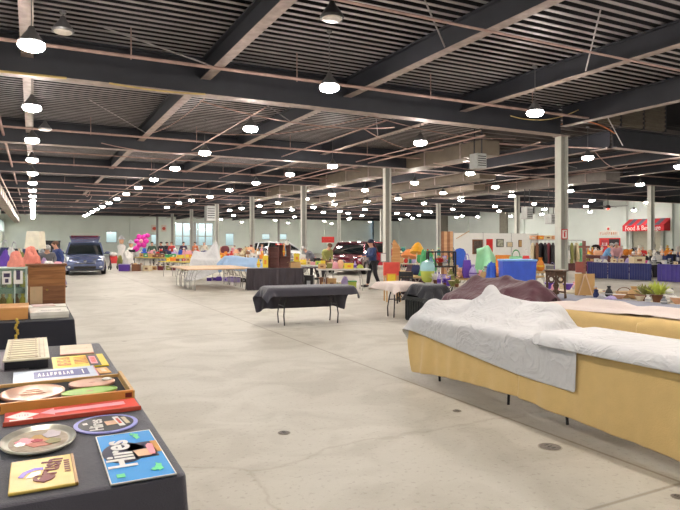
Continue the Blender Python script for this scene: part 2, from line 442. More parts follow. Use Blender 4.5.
# pilasters and dark panels on the right wall
def ywall(px, X=XR): return X/math.tan(YAW+math.atan((px-340)/FP))
pm = M('wall_pilaster_brown', (128, 124, 114), .8)
n = 0
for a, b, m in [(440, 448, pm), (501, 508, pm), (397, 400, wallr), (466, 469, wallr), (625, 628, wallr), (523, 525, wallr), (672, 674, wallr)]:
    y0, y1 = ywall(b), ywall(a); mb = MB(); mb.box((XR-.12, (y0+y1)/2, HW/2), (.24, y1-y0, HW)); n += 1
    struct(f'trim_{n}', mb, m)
for a in (60, 131, 250, 300, 325):
    x = xof(a, YF); mb = MB(); mb.box((x, YF-.1, HW/2), (.35, .2, HW)); n += 1; struct(f'trim_{n}', mb, wallm)
# double door under the awning
y0, y1 = ywall(663), ywall(634); mb = MB(); mb.box((XR-.06, (y0+y1)/2, 1.45), (.12, y1-y0, 2.9)); d_ = struct('door_1', mb, M('cream_shutter', (186, 184, 166), .7, 0, .06))
mb = MB()
for i in range(22): mb.box((XR-.13, (y0+y1)/2, .15+i*.125), (.03, y1-y0-.1, .02))
mb.build('shutter_rib', M('cream_shutter_rib', (168, 166, 150), .7), d_)
mb = MB(); mb.box((XR-.15, y1+.1, 1.5), (.3, .22, 3)); mb.box((XR-.15, y0-.1, 1.5), (.3, .22, 3)); mb.box((XR-.15, (y0+y1)/2, 3.0), (.3, y1-y0+.4, .2)); mb.build('door_frame', M('door_frame_grey', (170, 176, 170), .6), d_)

# ------------------------------------------------------------------ ceiling
deck = M('dark_roof_deck', (34, 31, 34), .85, 0, .2, 1.5)
ribm = M('lit_rib_tone', (168, 162, 164), .5, .3, .15, 2.0)  # pale rib underside tone: light from below put into the colour
steel = M('dark_painted_steel', (48, 49, 57), .55, .0, .12, 2.0)
flange = M('floor_lit_flange', (164, 148, 142), .6, .1, .25, 5.0)  # paler than the web: light bounced off the floor put into the colour
rust = M('bare_beam_flange', (168, 150, 128), .6, .1, .35, 6.0)
pipem = M('primer_pipe', (176, 146, 138), .5, .2, .2, 5.0)
ZG, ZD = 4.96, 5.78
XE = 14.5
mb = MB(); mb.box(((XL+XE)/2, (YN+YF)/2, ZD+.16), (XE-XL, YF-YN, .08)); mb.box(((XE+XR)/2, (14.6+YF)/2, ZD+.36), (XR-XE, YF-14.6, .08))
mb.box(((XE+XR)/2, (YN+14.6)/2, HW+.02), (XR-XE, 14.6-YN, .08)); mb.box((XE, (YN+14.6)/2, 6.7), (.1, 14.6-YN, 1.8)); mb.box(((XE+XR)/2, 14.6, 6.9), (XR-XE, .1, 1.5))
struct('ceiling', mb, deck)
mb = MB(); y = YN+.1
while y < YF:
    mb.cm = 0; mb.box(((XL+XE)/2, y, ZD+.08), (XE-XL-.1, .05, .08)); mb.cm = 1; mb.box(((XL+XE)/2, y, ZD+.034), (XE-XL-.1, .085, .012)); y += .25  # dark rib sides, pale undersides: shade and bounce light painted as two colours
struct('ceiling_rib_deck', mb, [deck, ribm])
mb = MB(); y = 15.0
while y < YF:
    mb.box(((XE+XR)/2, y, ZD+.2), (XR-XE-.1, .10, .16)); y += .6
struct('ceiling_rib_deck', mb, M('dull_rib', (96, 88, 86), .6))
def ibeam(name, a, b, zb_, h, fw, web=steel, fl_=flange, t=.03):
    """I-beam from a to b (xy), bottom zb_"""
    L_ = math.hypot(b[0]-a[0], b[1]-a[1]); ang = math.atan2(b[1]-a[1], b[0]-a[0]); mb = MB()
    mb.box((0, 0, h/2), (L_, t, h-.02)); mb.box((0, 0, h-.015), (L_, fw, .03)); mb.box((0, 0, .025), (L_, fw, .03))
    mb.cm = 1; mb.box((0, 0, .005), (L_, fw*1.0, .012))  # pale skin under the bottom flange carries the painted floor bounce
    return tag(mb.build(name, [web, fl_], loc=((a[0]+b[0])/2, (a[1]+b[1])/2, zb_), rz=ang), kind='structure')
GY = [13.4+9.14*k for k in range(-2, 8)]
for k, y in enumerate(GY):
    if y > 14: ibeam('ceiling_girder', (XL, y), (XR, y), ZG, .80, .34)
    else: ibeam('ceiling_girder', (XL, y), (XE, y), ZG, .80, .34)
for X in (-.1, 3.45, 7.05, 10.7):
    for k in range(-2, 8):
        ya = (13.4+9.14*(k-1)) if k > -2 else YN; yb = 13.4+9.14*k
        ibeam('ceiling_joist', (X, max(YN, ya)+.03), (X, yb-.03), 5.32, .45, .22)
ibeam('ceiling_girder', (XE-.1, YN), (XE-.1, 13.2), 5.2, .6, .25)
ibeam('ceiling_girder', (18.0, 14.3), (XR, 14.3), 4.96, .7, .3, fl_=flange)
for X in (18.0, 22.3, 26.2):
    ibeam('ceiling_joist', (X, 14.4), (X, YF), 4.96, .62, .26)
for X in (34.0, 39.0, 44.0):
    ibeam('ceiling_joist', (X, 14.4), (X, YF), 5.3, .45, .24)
# sprinkler pipes, hung from the deck
def pipe(pts, r, name='sprinkler_pipe', m=pipem, n=7):
    mb = MB(); mb.tube(pts, r, n); return struct(name, mb, m, smooth=True)
for k, y in enumerate(GY[1:]):
    yy = y-1.15
    if yy > YN: pipe([(XL+.1, yy, 5.28), (XE+(0 if y < 14 else 30), yy, 5.28)], .035)
    if k % 2 == 0: pipe([(XL+.1, y+3.6, 5.22), (XE, y+3.6, 5.22)], .022)
    for xx in (1.7, 5.2, 8.8, 12.2):
        if 0 < yy: pipe([(xx, yy, 5.22), (xx, yy, 5.36), (xx, yy, ZD+.1)], .012, 'ceiling_pipe_hanger', n=5)
for X, z, r in [(-.86, 5.2, .045), (-1.35, 4.75, .035), (-2.2, 4.9, .05)]: pipe([(X, 6, z), (X, YF-1, z)], r)
for X in (12.9, 16.4, 20.6, 24.3): pipe([(X, 15, 5.1), (X, YF-1, 5.1)], .03)
# diagonal rods and conduit
rods = [((7.05, 9.3, 5.33), (5.6, 8.1, 5.8)), ((3.45, 12.4, 5.33), (1.2, 12.2, 5.75)), ((10.7, 9.2, 5.33), (9.0, 7.4, 5.8)), ((7.05, 17, 5.33), (5.0, 15.5, 5.8)), ((3.45, 21, 5.33), (1.4, 18.5, 5.75)), ((10.7, 18, 5.33), (9.1, 15.5, 5.8)),
        ((14.6, 12.3, 6.2), (18.0, 13.9, 5.0)), ((18.0, 14.5, 5.6), (21.0, 15.2, 7.4))]
for a, b in rods: pipe([a, b], .016, 'ceiling_rod', ribm, 5)
def sag(a, b, d, r, m, name='ceiling_cable'):
    a, b = Vector(a), Vector(b); pipe([a.lerp(b, i/12)-Vector((0, 0, d*4*(i/12)*(1-i/12))) for i in range(13)], r, name, m, 5)
orange = M('orange_cord', (206, 120, 74), .5); cream = M('cream_cable', (206, 180, 120), .5); blk = M('black_rubber', (28, 28, 30), .5)
sag((XL+.2, 13.25, 4.93), (.6, 13.2, 4.95), .0, .025, cream); sag((1.4, 13.2, 4.95), (3.4, 13.2, 4.95), .04, .02, cream)
sag((3.6, 14.5, 5.1), (9.6, 15.2, 5.1), .25, .018, pipem); sag((4.6, 19, 5.2), (8.4, 14.4, 5.2), .3, .014, pipem); sag((14.7, 13.6, 5.35), (18, 14.2, 5.45), -.25, .02, orange)
sag((14.4, 12.6, 5.6), (12.2, 13.1, 5.3), .2, .014, cream); sag((7.2, 13.6, 5.1), (13.8, 14.6, 5.0), .22, .014, pipem); sag((9.0, 16, 5.15), (13.5, 18, 5.1), .3, .016, pipem)
sag((18, 15, 4.9), (22.3, 17, 4.9), .3, .016, pipem); sag((22.3, 18, 4.9), (14.5, 20, 4.9), .35, .014, pipem)
mb = MB()
for i in range(3): mb.tube([(15.05+.3*math.cos(t*PI/10), 12.9+i*.05, 5.75+.3*math.sin(t*PI/10)) for t in range(21)], .02, 5, False)
tag(mb.build('hose_coil', blk, smooth=True), 'black coiled hose hanging at the roof edge above the nearest column', 'hose')
rc = random.Random(21)
for k in range(16):
    y0_ = 14+rc.random()*34; x0_ = 2+rc.random()*26; L0 = 3+rc.random()*6; an = rc.choice([0, 0, PI/2, PI/2, rc.random()*PI])
    sag((x0_, y0_, 5.0+rc.random()*.5), (x0_+L0*math.cos(an), y0_+L0*math.sin(an), 5.0+rc.random()*.5), rc.random()*.35, .012+.008*rc.random(), rc.choice([pipem, pipem, ribm]))
for X in (5.3, 8.9, 12.3): pipe([(X, 14.5, 5.12), (X, 60, 5.12)], .022)
for k in range(5):
    y0_ = 14.2+9.14*k
    for X in (15.0, 22.6): pipe([(X, y0_+.5, 5.0), (X+3.0, y0_+4.5, 5.6)], .03, 'ceiling_rod', pipem, 5); pipe([(X+3.0, y0_+.5, 5.0), (X, y0_+4.5, 5.6)], .03, 'ceiling_rod', pipem, 5)
# ------------------------------------------------------------------ ducts and units
dm = M('tan_duct_metal', (116, 104, 90), .6, .1, .12, 2.5); dg = M('grey_unit', (172, 174, 172), .5, .1); dkb = M('louvre_brown', (104, 94, 82), .6)
def duct(label, x, y0, y1, w_, h, z, mat=dm):
    t = thing('ventilation_duct', label, 'duct', (x, y0, z), 0)
    b = MB(); b.box((0, (y1-y0)/2, h/2), (w_, y1-y0, h)); b.build('duct_body', mat, t)
    k = 0; yy = 1.2
    while yy < y1-y0 and k < 16:
        s_ = MB(); s_.box((0, yy, h/2), (w_+.06, .06, h+.06)); s_.build('seam_flange', flange, t)
        yy += 2.4; k += 1
    return t
duct('long tan ventilation duct hung close behind the first column row, nearest one', 15.3, 17.5, 44, .9, .55, 4.95)
duct('second long tan ventilation duct, running deeper right of the column row', 19.6, 22.6, 50, 1.0, .6, 4.75)
duct('tan duct running high along the left wall of the hall', -1.75, 14, 84, .55, .5, 4.15, M('cream_duct', (150, 138, 122), .5, .1, .12, 2.5))
duct('short dark duct over the clothes rack by the second column', 25.2, 20, 34, 1.0, .5, 4.7, M('grey_duct', (120, 112, 106), .5, .2))
duct('tan duct above the booth wall with pictures', 22.8, 27, 46, .8, .6, 4.7)
def unit(label, px, p0, p1, wpx, zc, mat=dg, name='ceiling_heater'):
    z0, z1 = zb(p1, zc), zb(p0, zc); w_ = wpx*zc/FP; x, y, _ = dp(px, zc); t = thing(name, label, 'heater', (x, y, z0), 0)
    b = MB(); b.box((0, 0, (z1-z0)/2), (w_, w_, z1-z0)); b.build('casing', mat, t, bevel=.02)
    g = MB()
    for i in range(5): g.box((0, -w_/2-.01, (z1-z0)*(.2+.15*i)), (w_*.8, .02, (z1-z0)*.05))
    g.build('louvre', M('dark_gap', (30, 28, 26)), t)
    [MB().bar((q*w_*.4, 0, z1-z0), (q*w_*.4, 0, 5.9-z0), .03).build('hanger', steel, t) for q in (-1, 1)]
unit('white box heater hanging among the ducts right of the tall column', 478, 154, 169, 12, 22)
unit('grey box unit hanging on the roof near the big windows', 210, 206, 221, 9, 55)
unit('small grey box unit hung left of the second right column', 527, 207, 219, 8, 34)
unit('grey wall-side heater hung above the clothes rack', 551, 214, 224, 8, 36)
unit('dark box unit beside the hanging white heater', 493, 128, 144, 14, 25, M('dark_unit', (92, 84, 78), .6), 'ceiling_duct_box')
unit('dark square box on the roof over the right aisle', 618, 169, 175, 7, 30, M('dark_unit', (92, 84, 78), .6), 'ceiling_duct_box')
# brown louvred plant screen above the perimeter beam
t = thing('louvre_screen', 'brown ribbed metal screen above the beam corner beside the nearest column', 'screen', (18.9, 14.05, 5.70), 0)
for i in range(3):
    b = MB(); x = -1.45+i*1.2; b.box((x, 0, .5), (1.1, .08, 1.0))
    for j in range(6): b.box((x, -.06, .1+j*.16), (1.1, .05, .06))
    b.build('panel', dkb, t)
for i in range(4):
    b = MB(); b.box((-2.05+i*1.2, 0, .5), (.08, .1, 1.05)); b.build('post', steel, t)

# ------------------------------------------------------------------ columns
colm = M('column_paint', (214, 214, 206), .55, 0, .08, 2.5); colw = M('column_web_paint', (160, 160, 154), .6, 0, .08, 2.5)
ords = ['nearest', 'second', 'third', 'fourth', 'fifth', 'sixth', 'seventh', 'eighth']
def column(x, y, label, w_=.27, ztop=ZG):
    t = thing('steel_column', label, 'column', (x, y, 0), R(-8), 'steel columns holding up the roof')
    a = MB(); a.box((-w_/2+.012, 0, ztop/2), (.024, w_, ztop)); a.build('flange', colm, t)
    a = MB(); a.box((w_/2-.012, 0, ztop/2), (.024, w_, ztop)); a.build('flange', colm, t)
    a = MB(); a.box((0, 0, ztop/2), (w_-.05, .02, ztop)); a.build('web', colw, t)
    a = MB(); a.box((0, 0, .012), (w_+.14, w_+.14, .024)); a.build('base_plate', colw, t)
    a = MB(); a.box((0, 0, ztop-.015), (w_+.1, w_+.1, .028)); a.build('cap_plate', flange, t)
    a = MB(); a.tube([(w_/2+.02, -.1, .1), (w_/2+.02, -.1, ztop-.1)], .014, 6)
    a.build('conduit', M('conduit_grey', (178, 178, 172), .4, .4), t)
    a = MB(); a.box((w_/2+.03, -.1, 1.5), (.05, .09, .16)); a.build('switch_box', M('conduit_grey', (178, 178, 172), .4, .4), t)
    return t
c1 = None
for k in range(8):
    X = 14.55 if k == 0 else 13.85
    c_ = column(X, 13.4+9.14*k, f'tall light grey steel column, {ords[k]} one of the row nearer the centre aisle', .27 if k == 0 else .27)
    if k == 0: c1 = c_
for k in range(1, 8):
    column(31.6 if k == 1 else 30.1, 13.4+9.14*k, f'light grey steel column, {ords[k-1]} one of the row nearer the right wall')
# fire extinguisher signs on the nearest column and on the post behind
def ext_sign(name, label, loc, rz, s=1.0):
    t = thing(name, label, 'sign', loc, rz)
    b = MB(); b.box((0, 0, 0), (.15*s, .012, .24*s)); b.build('plate', M('sign_red', (208, 40, 44), .4), t)
    b = MB(); b.box((0, -.008, 0), (.11*s, .006, .20*s)); b.build('white_field', M('sign_white', (236, 234, 230), .4), t)
    b = MB(); b.box((0, -.012, -.01*s), (.035*s, .005, .12*s)); b.box((.012*s, -.012, .065*s), (.05*s, .005, .02*s)); b.build('extinguisher_symbol', M('sign_red', (208, 40, 44), .4), t)
ext_sign('fire_extinguisher_sign', 'small red and white extinguisher sign on the nearest grey column', (14.50, 13.4-.165, 1.92), R(-20), 1.3)
# ------------------------------------------------------------------ hall lamps
lensm = M('lit_lens', (255, 246, 236), .4, 0, .0, 1, emit=LAMP)
offm = M('unlit_lens', (196, 186, 176), .3, 0, .02)
hous = M('lamp_housing', (120, 118, 120), .4, .5); housd = M('lamp_housing_black', (40, 40, 42), .35, .3)
def make_lamp(lit=True, dark=False, rod=1.05):
    t = thing('pendant_lamp', 'x', 'lamp')
    a = MB(); a.lathe([(.17, .0), (.185, .03), (.12, .12), (.06, .2), (.035, .26), (0, .26)], 14); a.build('housing', housd if dark else hous, t, smooth=True)
    a = MB()
    if lit: a.lathe([(.175, .01), (.19, -.03), (.165, -.07), (.09, -.10), (0.0, -.105)], 14)
    else: a.lathe([(.15, .002), (.14, -.02), (0.0, -.03)], 16)
    a.build('lens', lensm if lit else offm, t, smooth=True)
    a = MB(); a.tube([(0, 0, .25), (0, 0, rod)], .009, 5); a.build('rod', hous, t)
    a = MB(); a.lathe([(.05, rod-.04), (.06, rod), (0, rod)], 8); a.build('canopy', hous, t)
    return t
proto = make_lamp()
first = True
def lamp(loc, label, group='lit pendant lamps of the hall', n=0):
    global first
    if first: proto.location = loc; proto['label'] = label; proto['group'] = group; first = False; return proto
    r = copy_tree(proto, label=label, loc=loc); r['group'] = group; return r
ZL = 4.60
rows = {'far left': -0.02, 'second': 4.95}
for k in range(16):
    lamp((-.02, 10.0+4.6*k, ZL), f'glowing pendant lamp, number {k+1} back along the row nearest the left wall' if k else 'largest glowing pendant lamp of the row beside the left wall')
for k in range(14):
    y = 10.15+4.6*k
    lamp((4.97, y, ZL), f'glowing pendant lamp above the open aisle, number {k+1} from the near end')
# lamps of the aisle side and the right half, taken from where they hang in the photo
zones = [
 ('above the draped tables right of the aisle', [(420.5,143),(470,174),(414.7,183.3),(398,199),(397,214)]),
 ('before the first column row', [(332.6,166.6),(290,175),(256,183.6),(229.4,190.7),(210,197.4),(191.5,201),(179,203.7),(167,208)]),
 ('above the bookcase table and the maroon minivan', [(332,195),(334.5,205),(306,199.5),(313.3,208),(323.6,213),(340,212),(349,220)]),
 ('above the light blue sheet and white van', [(278,203.7),(259.5,206.6),(241.5,209),(229.6,211),(264,213),(277.5,212),(292,210.6)]),
 ('above the shopper in the blue jacket', [(365,190.7),(367,202),(364.7,209.8),(362,216.4)]),
 ('before the white booth wall', [(443,193.6),(424,204),(426,212),(419,216),(412.6,218.8),(461,201),(452.5,209.8),(456.5,218),(477.7,217.5)]),
 ('left of the nearest column', [(495.4,187.6),(495,207),(499,211.6),(512,196.6),(534,204.5),(544.5,209.8),(542,215),(510.6,217)]),
 ('over the right aisle', [(535,113),(587.8,158.2),(679.5,167),(570,191.5),(640,185),(647,203),(592,201.3),(586,207),(590,212.7),(634,211)])]
seen = [(4.97, 10.15+4.6*k) for k in range(14)]
for zn, pts in zones:
    pts = sorted(pts, key=lambda p: p[1])
    for i, (px, py) in enumerate(pts):
        x, y, _ = at(px, py-1.0, ZL)
        if y > YF-1.5 or x > XR-1: 
            sc_ = min((YF-2)/y, (XR-1.5)/x); x *= sc_; y *= sc_
        lamp((x, y, ZL), f'glowing pendant lamp {zn}, ' + (['highest of them', 'second highest', 'third highest', 'fourth highest', 'fifth highest', 'sixth highest', 'seventh highest', 'eighth highest', 'ninth highest', 'lowest'][i] if i < len(pts)-1 else 'lowest of them'))
# lamps just outside the picture that light the near floor
for x, y in [(9.95, 5.3), (9.95, .7), (4.97, 4.2), (14.9, 5.3), (-.02, .9), (4.97, .9), (-.02, 5.4), (14.9, .7), (20, 5.3), (24, 10)]:
    lamp((x, y, ZL), 'glowing pendant lamp over the near floor behind the viewer')
k = 0
for x in (19, 26, 33, 40):
    for y in (52, 62, 72, 81):
        k += 1; lamp((x+(k % 2)*1.5, y, ZL), f'tiny glowing pendant lamp close to the back wall beyond the white van', 'distant lamps near the back wall')
for k, (x, y) in enumerate([(33, 46)]): lamp((x, y, ZL), f'glowing lamp near the right wall, {ords[k]} along it from the food stand')
u = make_lamp(False, True, .55); x, y, z = dp(332, 8.9, 4.98); u.location = (x, y, z); u['label'] = 'unlit black pendant lamp with pale lens, topmost over the open aisle'
u = make_lamp(False, False, .35); x, y, z = dp(63, 10.2, 5.24); u.location = (x, y, z); u['label'] = 'unlit round lamp against the roof ribs next to the left beam'
u = make_lamp(False, False, .4); x, y, z = dp(45, 17.5, 4.95); u.location = (x, y, z); u['label'] = 'second unlit round lamp close under the roof near the left beam'

# ------------------------------------------------------------------ tables
tabtop = M('table_top_grey', (196, 188, 172), .5); legblk = M('table_leg_black', (36, 36, 40), .4, .3); leggr = M('table_leg_grey', (176, 174, 170), .35, .5)
def folding_table(label, L_, W_, loc, rz=0.0, top=tabtop, leg=legblk, H=None, group=None, arch=True):
    if H is None: H = .712 if top is tabtop else .75
    if top is tabtop: L_ -= .14; W_ -= .12
    t = thing('folding_table', label, 'table', loc, rz, group)
    a = MB(); a.box((0, 0, H-.02), (L_, W_, .04)); a.build('tabletop', top, t, bevel=.008)
    for s in (-1, 1):
        x = s*(L_/2-.28)
        for q in (-1, 1):
            a = MB(); y = q*(W_/2-.09)
            a.tube([(x-s*.10, y*.8, H-.05), (x-s*.03, y*.86, H-.22), (x, y*.93, H-.36), (x+s*.015, y, .2), (x, y, .0)], .014, 7)
            a.build('leg', leg, t, smooth=True)
        a = MB(); y = W_/2-.11; a.tube([(x, -y*.95, H-.33), (x, y*.95, H-.33)], .011, 6); a.tube([(x-s*.10, -y*.8, H-.06), (x-s*.10, y*.8, H-.06)], .011, 6)
        a.tube([(x, 0, H-.33), (x-s*.3, 0, H-.05)], .009, 5); a.build('leg_brace', leg, t)
    return t
gold = M('gold_linen', (224, 190, 126), .85, 0, .03, 9, .25, 90, sheen=.2)
blackc = M('black_cloth', (36, 36, 44), .8, 0, .10, 5, .25, 160, sheen=.3)
blackt = M('charcoal_cloth', (58, 55, 66), .75, 0, .08, 5, .25, 160, sheen=.3)
whites = M('white_sheet', (212, 210, 210), .85, 0, .03, 5, .35, 13, sheen=.1)
whitep = M('pinkish_sheet', (222, 206, 198), .85, 0, .03, 5, .15, 120, sheen=.1)
maroon = M('maroon_tarp', (84, 42, 54), .55, 0, .10, 4, .5, 7, sheen=.2)
bluesh = M('pale_blue_sheet', (160, 188, 222), .8, 0, .05, 5, .15, 120)
greys = M('bluish_grey_sheet', (150, 152, 166), .8, 0, .05, 5, .15, 120)
navy = M('navy_skirt', (38, 46, 104), .75, 0, .12, 4, .2, 80, sheen=.3)
crease(whites, 3.2, .75, .045); crease(maroon, 2.6, .6, .04); crease(whitep, 3.0, .5, .03); crease(blackt, 2.2, .25, .02); crease(blackc, 4, .5, .03); crease(gold, 1.6, .22, .02)
# front gold row: two tables end to end along Y, front face X=4.12
def ybox(xa, xb, ya, yb, z): return ((xa+xb)/2, (ya+yb)/2, (xb-xa)/2, (yb-ya)/2, z)
folding_table('folding table under gold cloth and heaped white sheet, with black legs showing', 1.86, .76, (4.55, 5.25, 0), PI/2)
folding_table('folding table under gold cloth, nearest one with the flat white sheet', 2.4, .76, (4.55, 3.06, 0), PI/2)
XF = 4.17
c_ = cloth('tablecloth', gold, XF-.43, 5.0, 4.22, 6.24, .80, [ybox(XF, 4.93, 4.28, 6.12, .745)], sp=.055, steps=170, seed=3, noise=.006, wind=.12)
tag(c_, 'gold tablecloth with a drooping corner, on the farther table of the near row', 'tablecloth')
c_ = cloth('tablecloth', gold, XF-.47, 5.0, 1.60, 4.32, .82, [ybox(XF-.012, 4.93, 1.86, 4.27, .757)], sp=.06, steps=170, seed=5, noise=.006, wind=.12)
tag(c_, 'wide gold tablecloth hanging smoothly in front, on the nearest table', 'tablecloth')
# lumps that shape the crumpled sheet
twist = lambda P, a: np.concatenate([np.stack([(P[..., 0]-4.7)*math.cos(a)-(P[..., 1]-5)*math.sin(a)+4.7, (P[..., 0]-4.7)*math.sin(a)+(P[..., 1]-5)*math.cos(a)+5], -1), P[..., 2:]], -1)
ob = [ybox(XF-.045, 4.93, 1.8, 6.16, .765), (4.78, 6.0, .12, .12, .92), (4.82, 5.7, .1, .1, .90), (4.75, 4.95, .12, .1, .90), (4.8, 4.6, .12, .16, 1.0), (4.5, 5.6, .09, .10, .87), (4.45, 5.1, .08, .1, .85), (4.4, 5.9, .08, .08, .84), (4.42, 4.7, .06, .09, .84), (4.6, 4.35, .1, .07, .88)]
oe = [(4.70, 5.36, .75, .12, .13, .42), (4.40, 6.05, .78, .14, .12, .17), (4.55, 4.75, .78, .1, .16, .14)]
c_ = cloth('dust_sheet', whites, XF-.32, 5.28, 3.58, 6.42, 1.35, ob, oe, ruck=lambda P: twist(P, R(-3.5)), sp=.042, steps=230, seed=8, margin=.02, noise=.02, wind=.5, slack=1.055)
tag(c_, 'large crumpled white sheet heaped over goods, on the gold-clothed front table', 'sheet')
c_ = cloth('dust_sheet', whites, XF-.16, 5.05, 1.6, 4.12, 1.30, [ybox(XF-.075, 4.93, 1.8, 4.4, .80), (4.75, 4.45, .18, .24, 1.03)], [(4.7, 4.45, .93, .22, .3, .17)], sp=.06, steps=190, seed=9, margin=.03, noise=.006, wind=.08)
tag(c_, 'smooth flat white sheet along the nearest gold table, overlapping the crumpled one', 'sheet')

# second row: gold tables with low white sheet
folding_table('folding table in the second row under gold cloth with open black underside', 2.1, .76, (6.75, 5.32, 0), PI/2)
folding_table('folding table at the end of the second row under longer gold cloth', 1.8, .76, (6.75, 3.35, 0), PI/2)
c_ = cloth('tablecloth', gold, 6.37-.24, 7.2, 4.55, 6.55, .80, [ybox(6.37, 7.13, 4.3, 6.42, .745)], sp=.06, steps=150, seed=11, wind=.15)
tag(c_, 'gold tablecloth with a short drop above a blue bin, second row', 'tablecloth')
c_ = cloth('tablecloth', gold, 6.37-.62, 7.2, 2.3, 4.72, .82, [ybox(6.36, 7.13, 2.5, 4.62, .757)], sp=.06, steps=170, seed=12, wind=.25)
tag(c_, 'gold tablecloth with gathered corner folds hanging nearly to the floor, second row', 'tablecloth')
c_ = cloth('dust_sheet', whitep, 6.36, 7.3, 2.3, 6.45, 1.02, [ybox(6.40, 7.13, 2.3, 6.42, .775), (6.85, 5.6, .12, .3, .86), (6.9, 4.7, .12, .25, .84), (6.8, 3.6, .15, .3, .84)], [], sp=.07, steps=150, seed=14, wind=.15)
tag(c_, 'pale low-lying sheet over the second row of gold tables', 'sheet')
folding_table('folding table hidden below the maroon tarp, second row', 2.2, .76, (6.8, 7.55, 0), PI/2)
c_ = cloth('tarpaulin', maroon, 6.05, 7.6, 6.35, 8.95, 1.3, [ybox(6.42, 7.18, 6.56, 8.6, .75), (6.88, 7.5, .2, .85, .92)], [(6.88, 6.9, .8, .17, .2, .27), (6.95, 7.55, .8, .15, .2, .31), (6.85, 8.2, .8, .16, .2, .28), (6.6, 7.2, .7, .12, .14, .24)], sp=.055, steps=200, seed=16, wind=.5, slack=1.03)
tag(c_, 'maroon tarpaulin pulled over a heap of goods, behind the white sheet', 'tarp')
# white-sheeted card table and black crate at the end of the second row
folding_table('small card table with a pale sheet and thin black legs, far end of row', .95, .8, (7.36, 11.4, 0), PI/2)
c_ = cloth('dust_sheet', whitep, 6.78, 7.95, 10.75, 12.0, .85, [ybox(6.96, 7.76, 10.93, 11.87, .745)], sp=.06, steps=130, seed=18, wind=.1)
tag(c_, 'pale sheet over the small card table beside the black crate', 'sheet')
t = thing('plastic_crate', 'black plastic crate with louvred sides standing beside the card table', 'crate', (7.42, 10.4, 0), PI/2)
pb = M('black_plastic', (34, 36, 38), .35)
a = MB(); a.box((0, 0, .02), (.8, .62, .04)); a.box((-.40, 0, .26), (.02, .62, .5)); a.box((.40, 0, .26), (.02, .62, .5)); a.box((0, .31, .26), (.8, .02, .5)); a.box((0, -.31, .26), (.8, .02, .5)); a.build('shell', pb, t, bevel=.006)
a = MB(); a.box((0, -.325, .49), (.86, .05, .06)); a.box((0, .325, .49), (.86, .05, .06)); a.box((-.42, 0, .49), (.05, .66, .06)); a.box((.42, 0, .49), (.05, .66, .06)); a.build('rim', pb, t, bevel=.005)
for i in range(9):
    a = MB(); a.box((-.36+i*.09, .33, .24), (.03, .03, .4)); a.build('rib', pb, t)
c_ = cloth('black_throw', blackc, 6.92, 7.95, 9.75, 11.0, .95, [ybox(7.1, 7.74, 9.98, 10.82, .52), ybox(7.16, 7.68, 10.05, 10.75, .76)], sp=.05, steps=160, seed=19, wind=.3)
tag(c_, 'black cloth thrown over the contents of the black crate', 'cloth')

# third row (grey sheet, plants, baskets) and the row behind the crate
folding_table('long table of the third row under a bluish-grey sheet', 2.4, .76, (7.92, 4.8, 0), PI/2)
folding_table('table of the third row carrying the carved stool and the easel', 2.4, .76, (7.92, 7.25, 0), PI/2)
c_ = cloth('dust_sheet', greys, 7.40, 8.4, 3.2, 8.7, .82, [ybox(7.54, 8.3, 3.5, 8.45, .745)], sp=.08, steps=130, seed=21, wind=.1)
tag(c_, 'bluish-grey sheet on the third-row table below plants and baskets', 'sheet')
folding_table('table crowded with glassware and flowers behind the black crate', 2.4, .76, (8.6, 10.6, 0), PI/2)

# lone black-clothed table in the aisle
folding_table('lone folding table in the open aisle under a black cloth', 1.83, .76, (5.05, 11.32, 0), R(-6), leg=M('dark_leg', (60, 60, 64), .4, .4))
c_ = cloth('tablecloth', blackt, -1.10, 1.10, -.58, .80, .80, [(0, 0, .915, .38, .745)], sp=.05, steps=180, seed=23, wind=.15, rz=R(-6), org=(5.05, 11.32))
tag(c_, 'charcoal black tablecloth on the lone aisle table, hanging lower at the back', 'tablecloth')
# foreground left tables
folding_table('long display table beneath the advertising signs, black legs', 3.3, .78, (.11, 4.02, 0), PI/2)
c_ = drape('tablecloth', blackt, -.29, .525, 2.30, 5.70, .768, .70, seed=4)
tag(c_, 'black tablecloth beneath the advertising signs on the nearest left table', 'tablecloth')
folding_table('second left table holding the wooden cabinet and glass case', 2.3, .86, (-.04, 8.75, 0), PI/2)
c_ = drape('tablecloth', M('navy_black_cloth', (26, 26, 38), .85, 0, .1, 5, .25, 160, sheen=.1), -.47, .43, 7.58, 9.92, .770, .70, seed=6)
tag(c_, 'deep navy-black tablecloth under the wooden cabinet and glass case', 'tablecloth')

# bare tan tables standing side by side
tanw = wood('tan_top', (196, 160, 122), (214, 182, 146), 2, .5)
names = ['nearest', 'second', 'third', 'farthest']
tt = None
for k in range(4):
    lab = f'bare tan-topped folding table with pale legs, {names[k]} of four side by side'
    if tt is None: tt = folding_table(lab, 2.44, .76, (5.95, 21.1, 0), 0, tanw, leggr, group='bare tan folding tables')
    else: copy_tree(tt, label=lab, loc=(5.95, 21.1+.80*k, 0), rz=0)
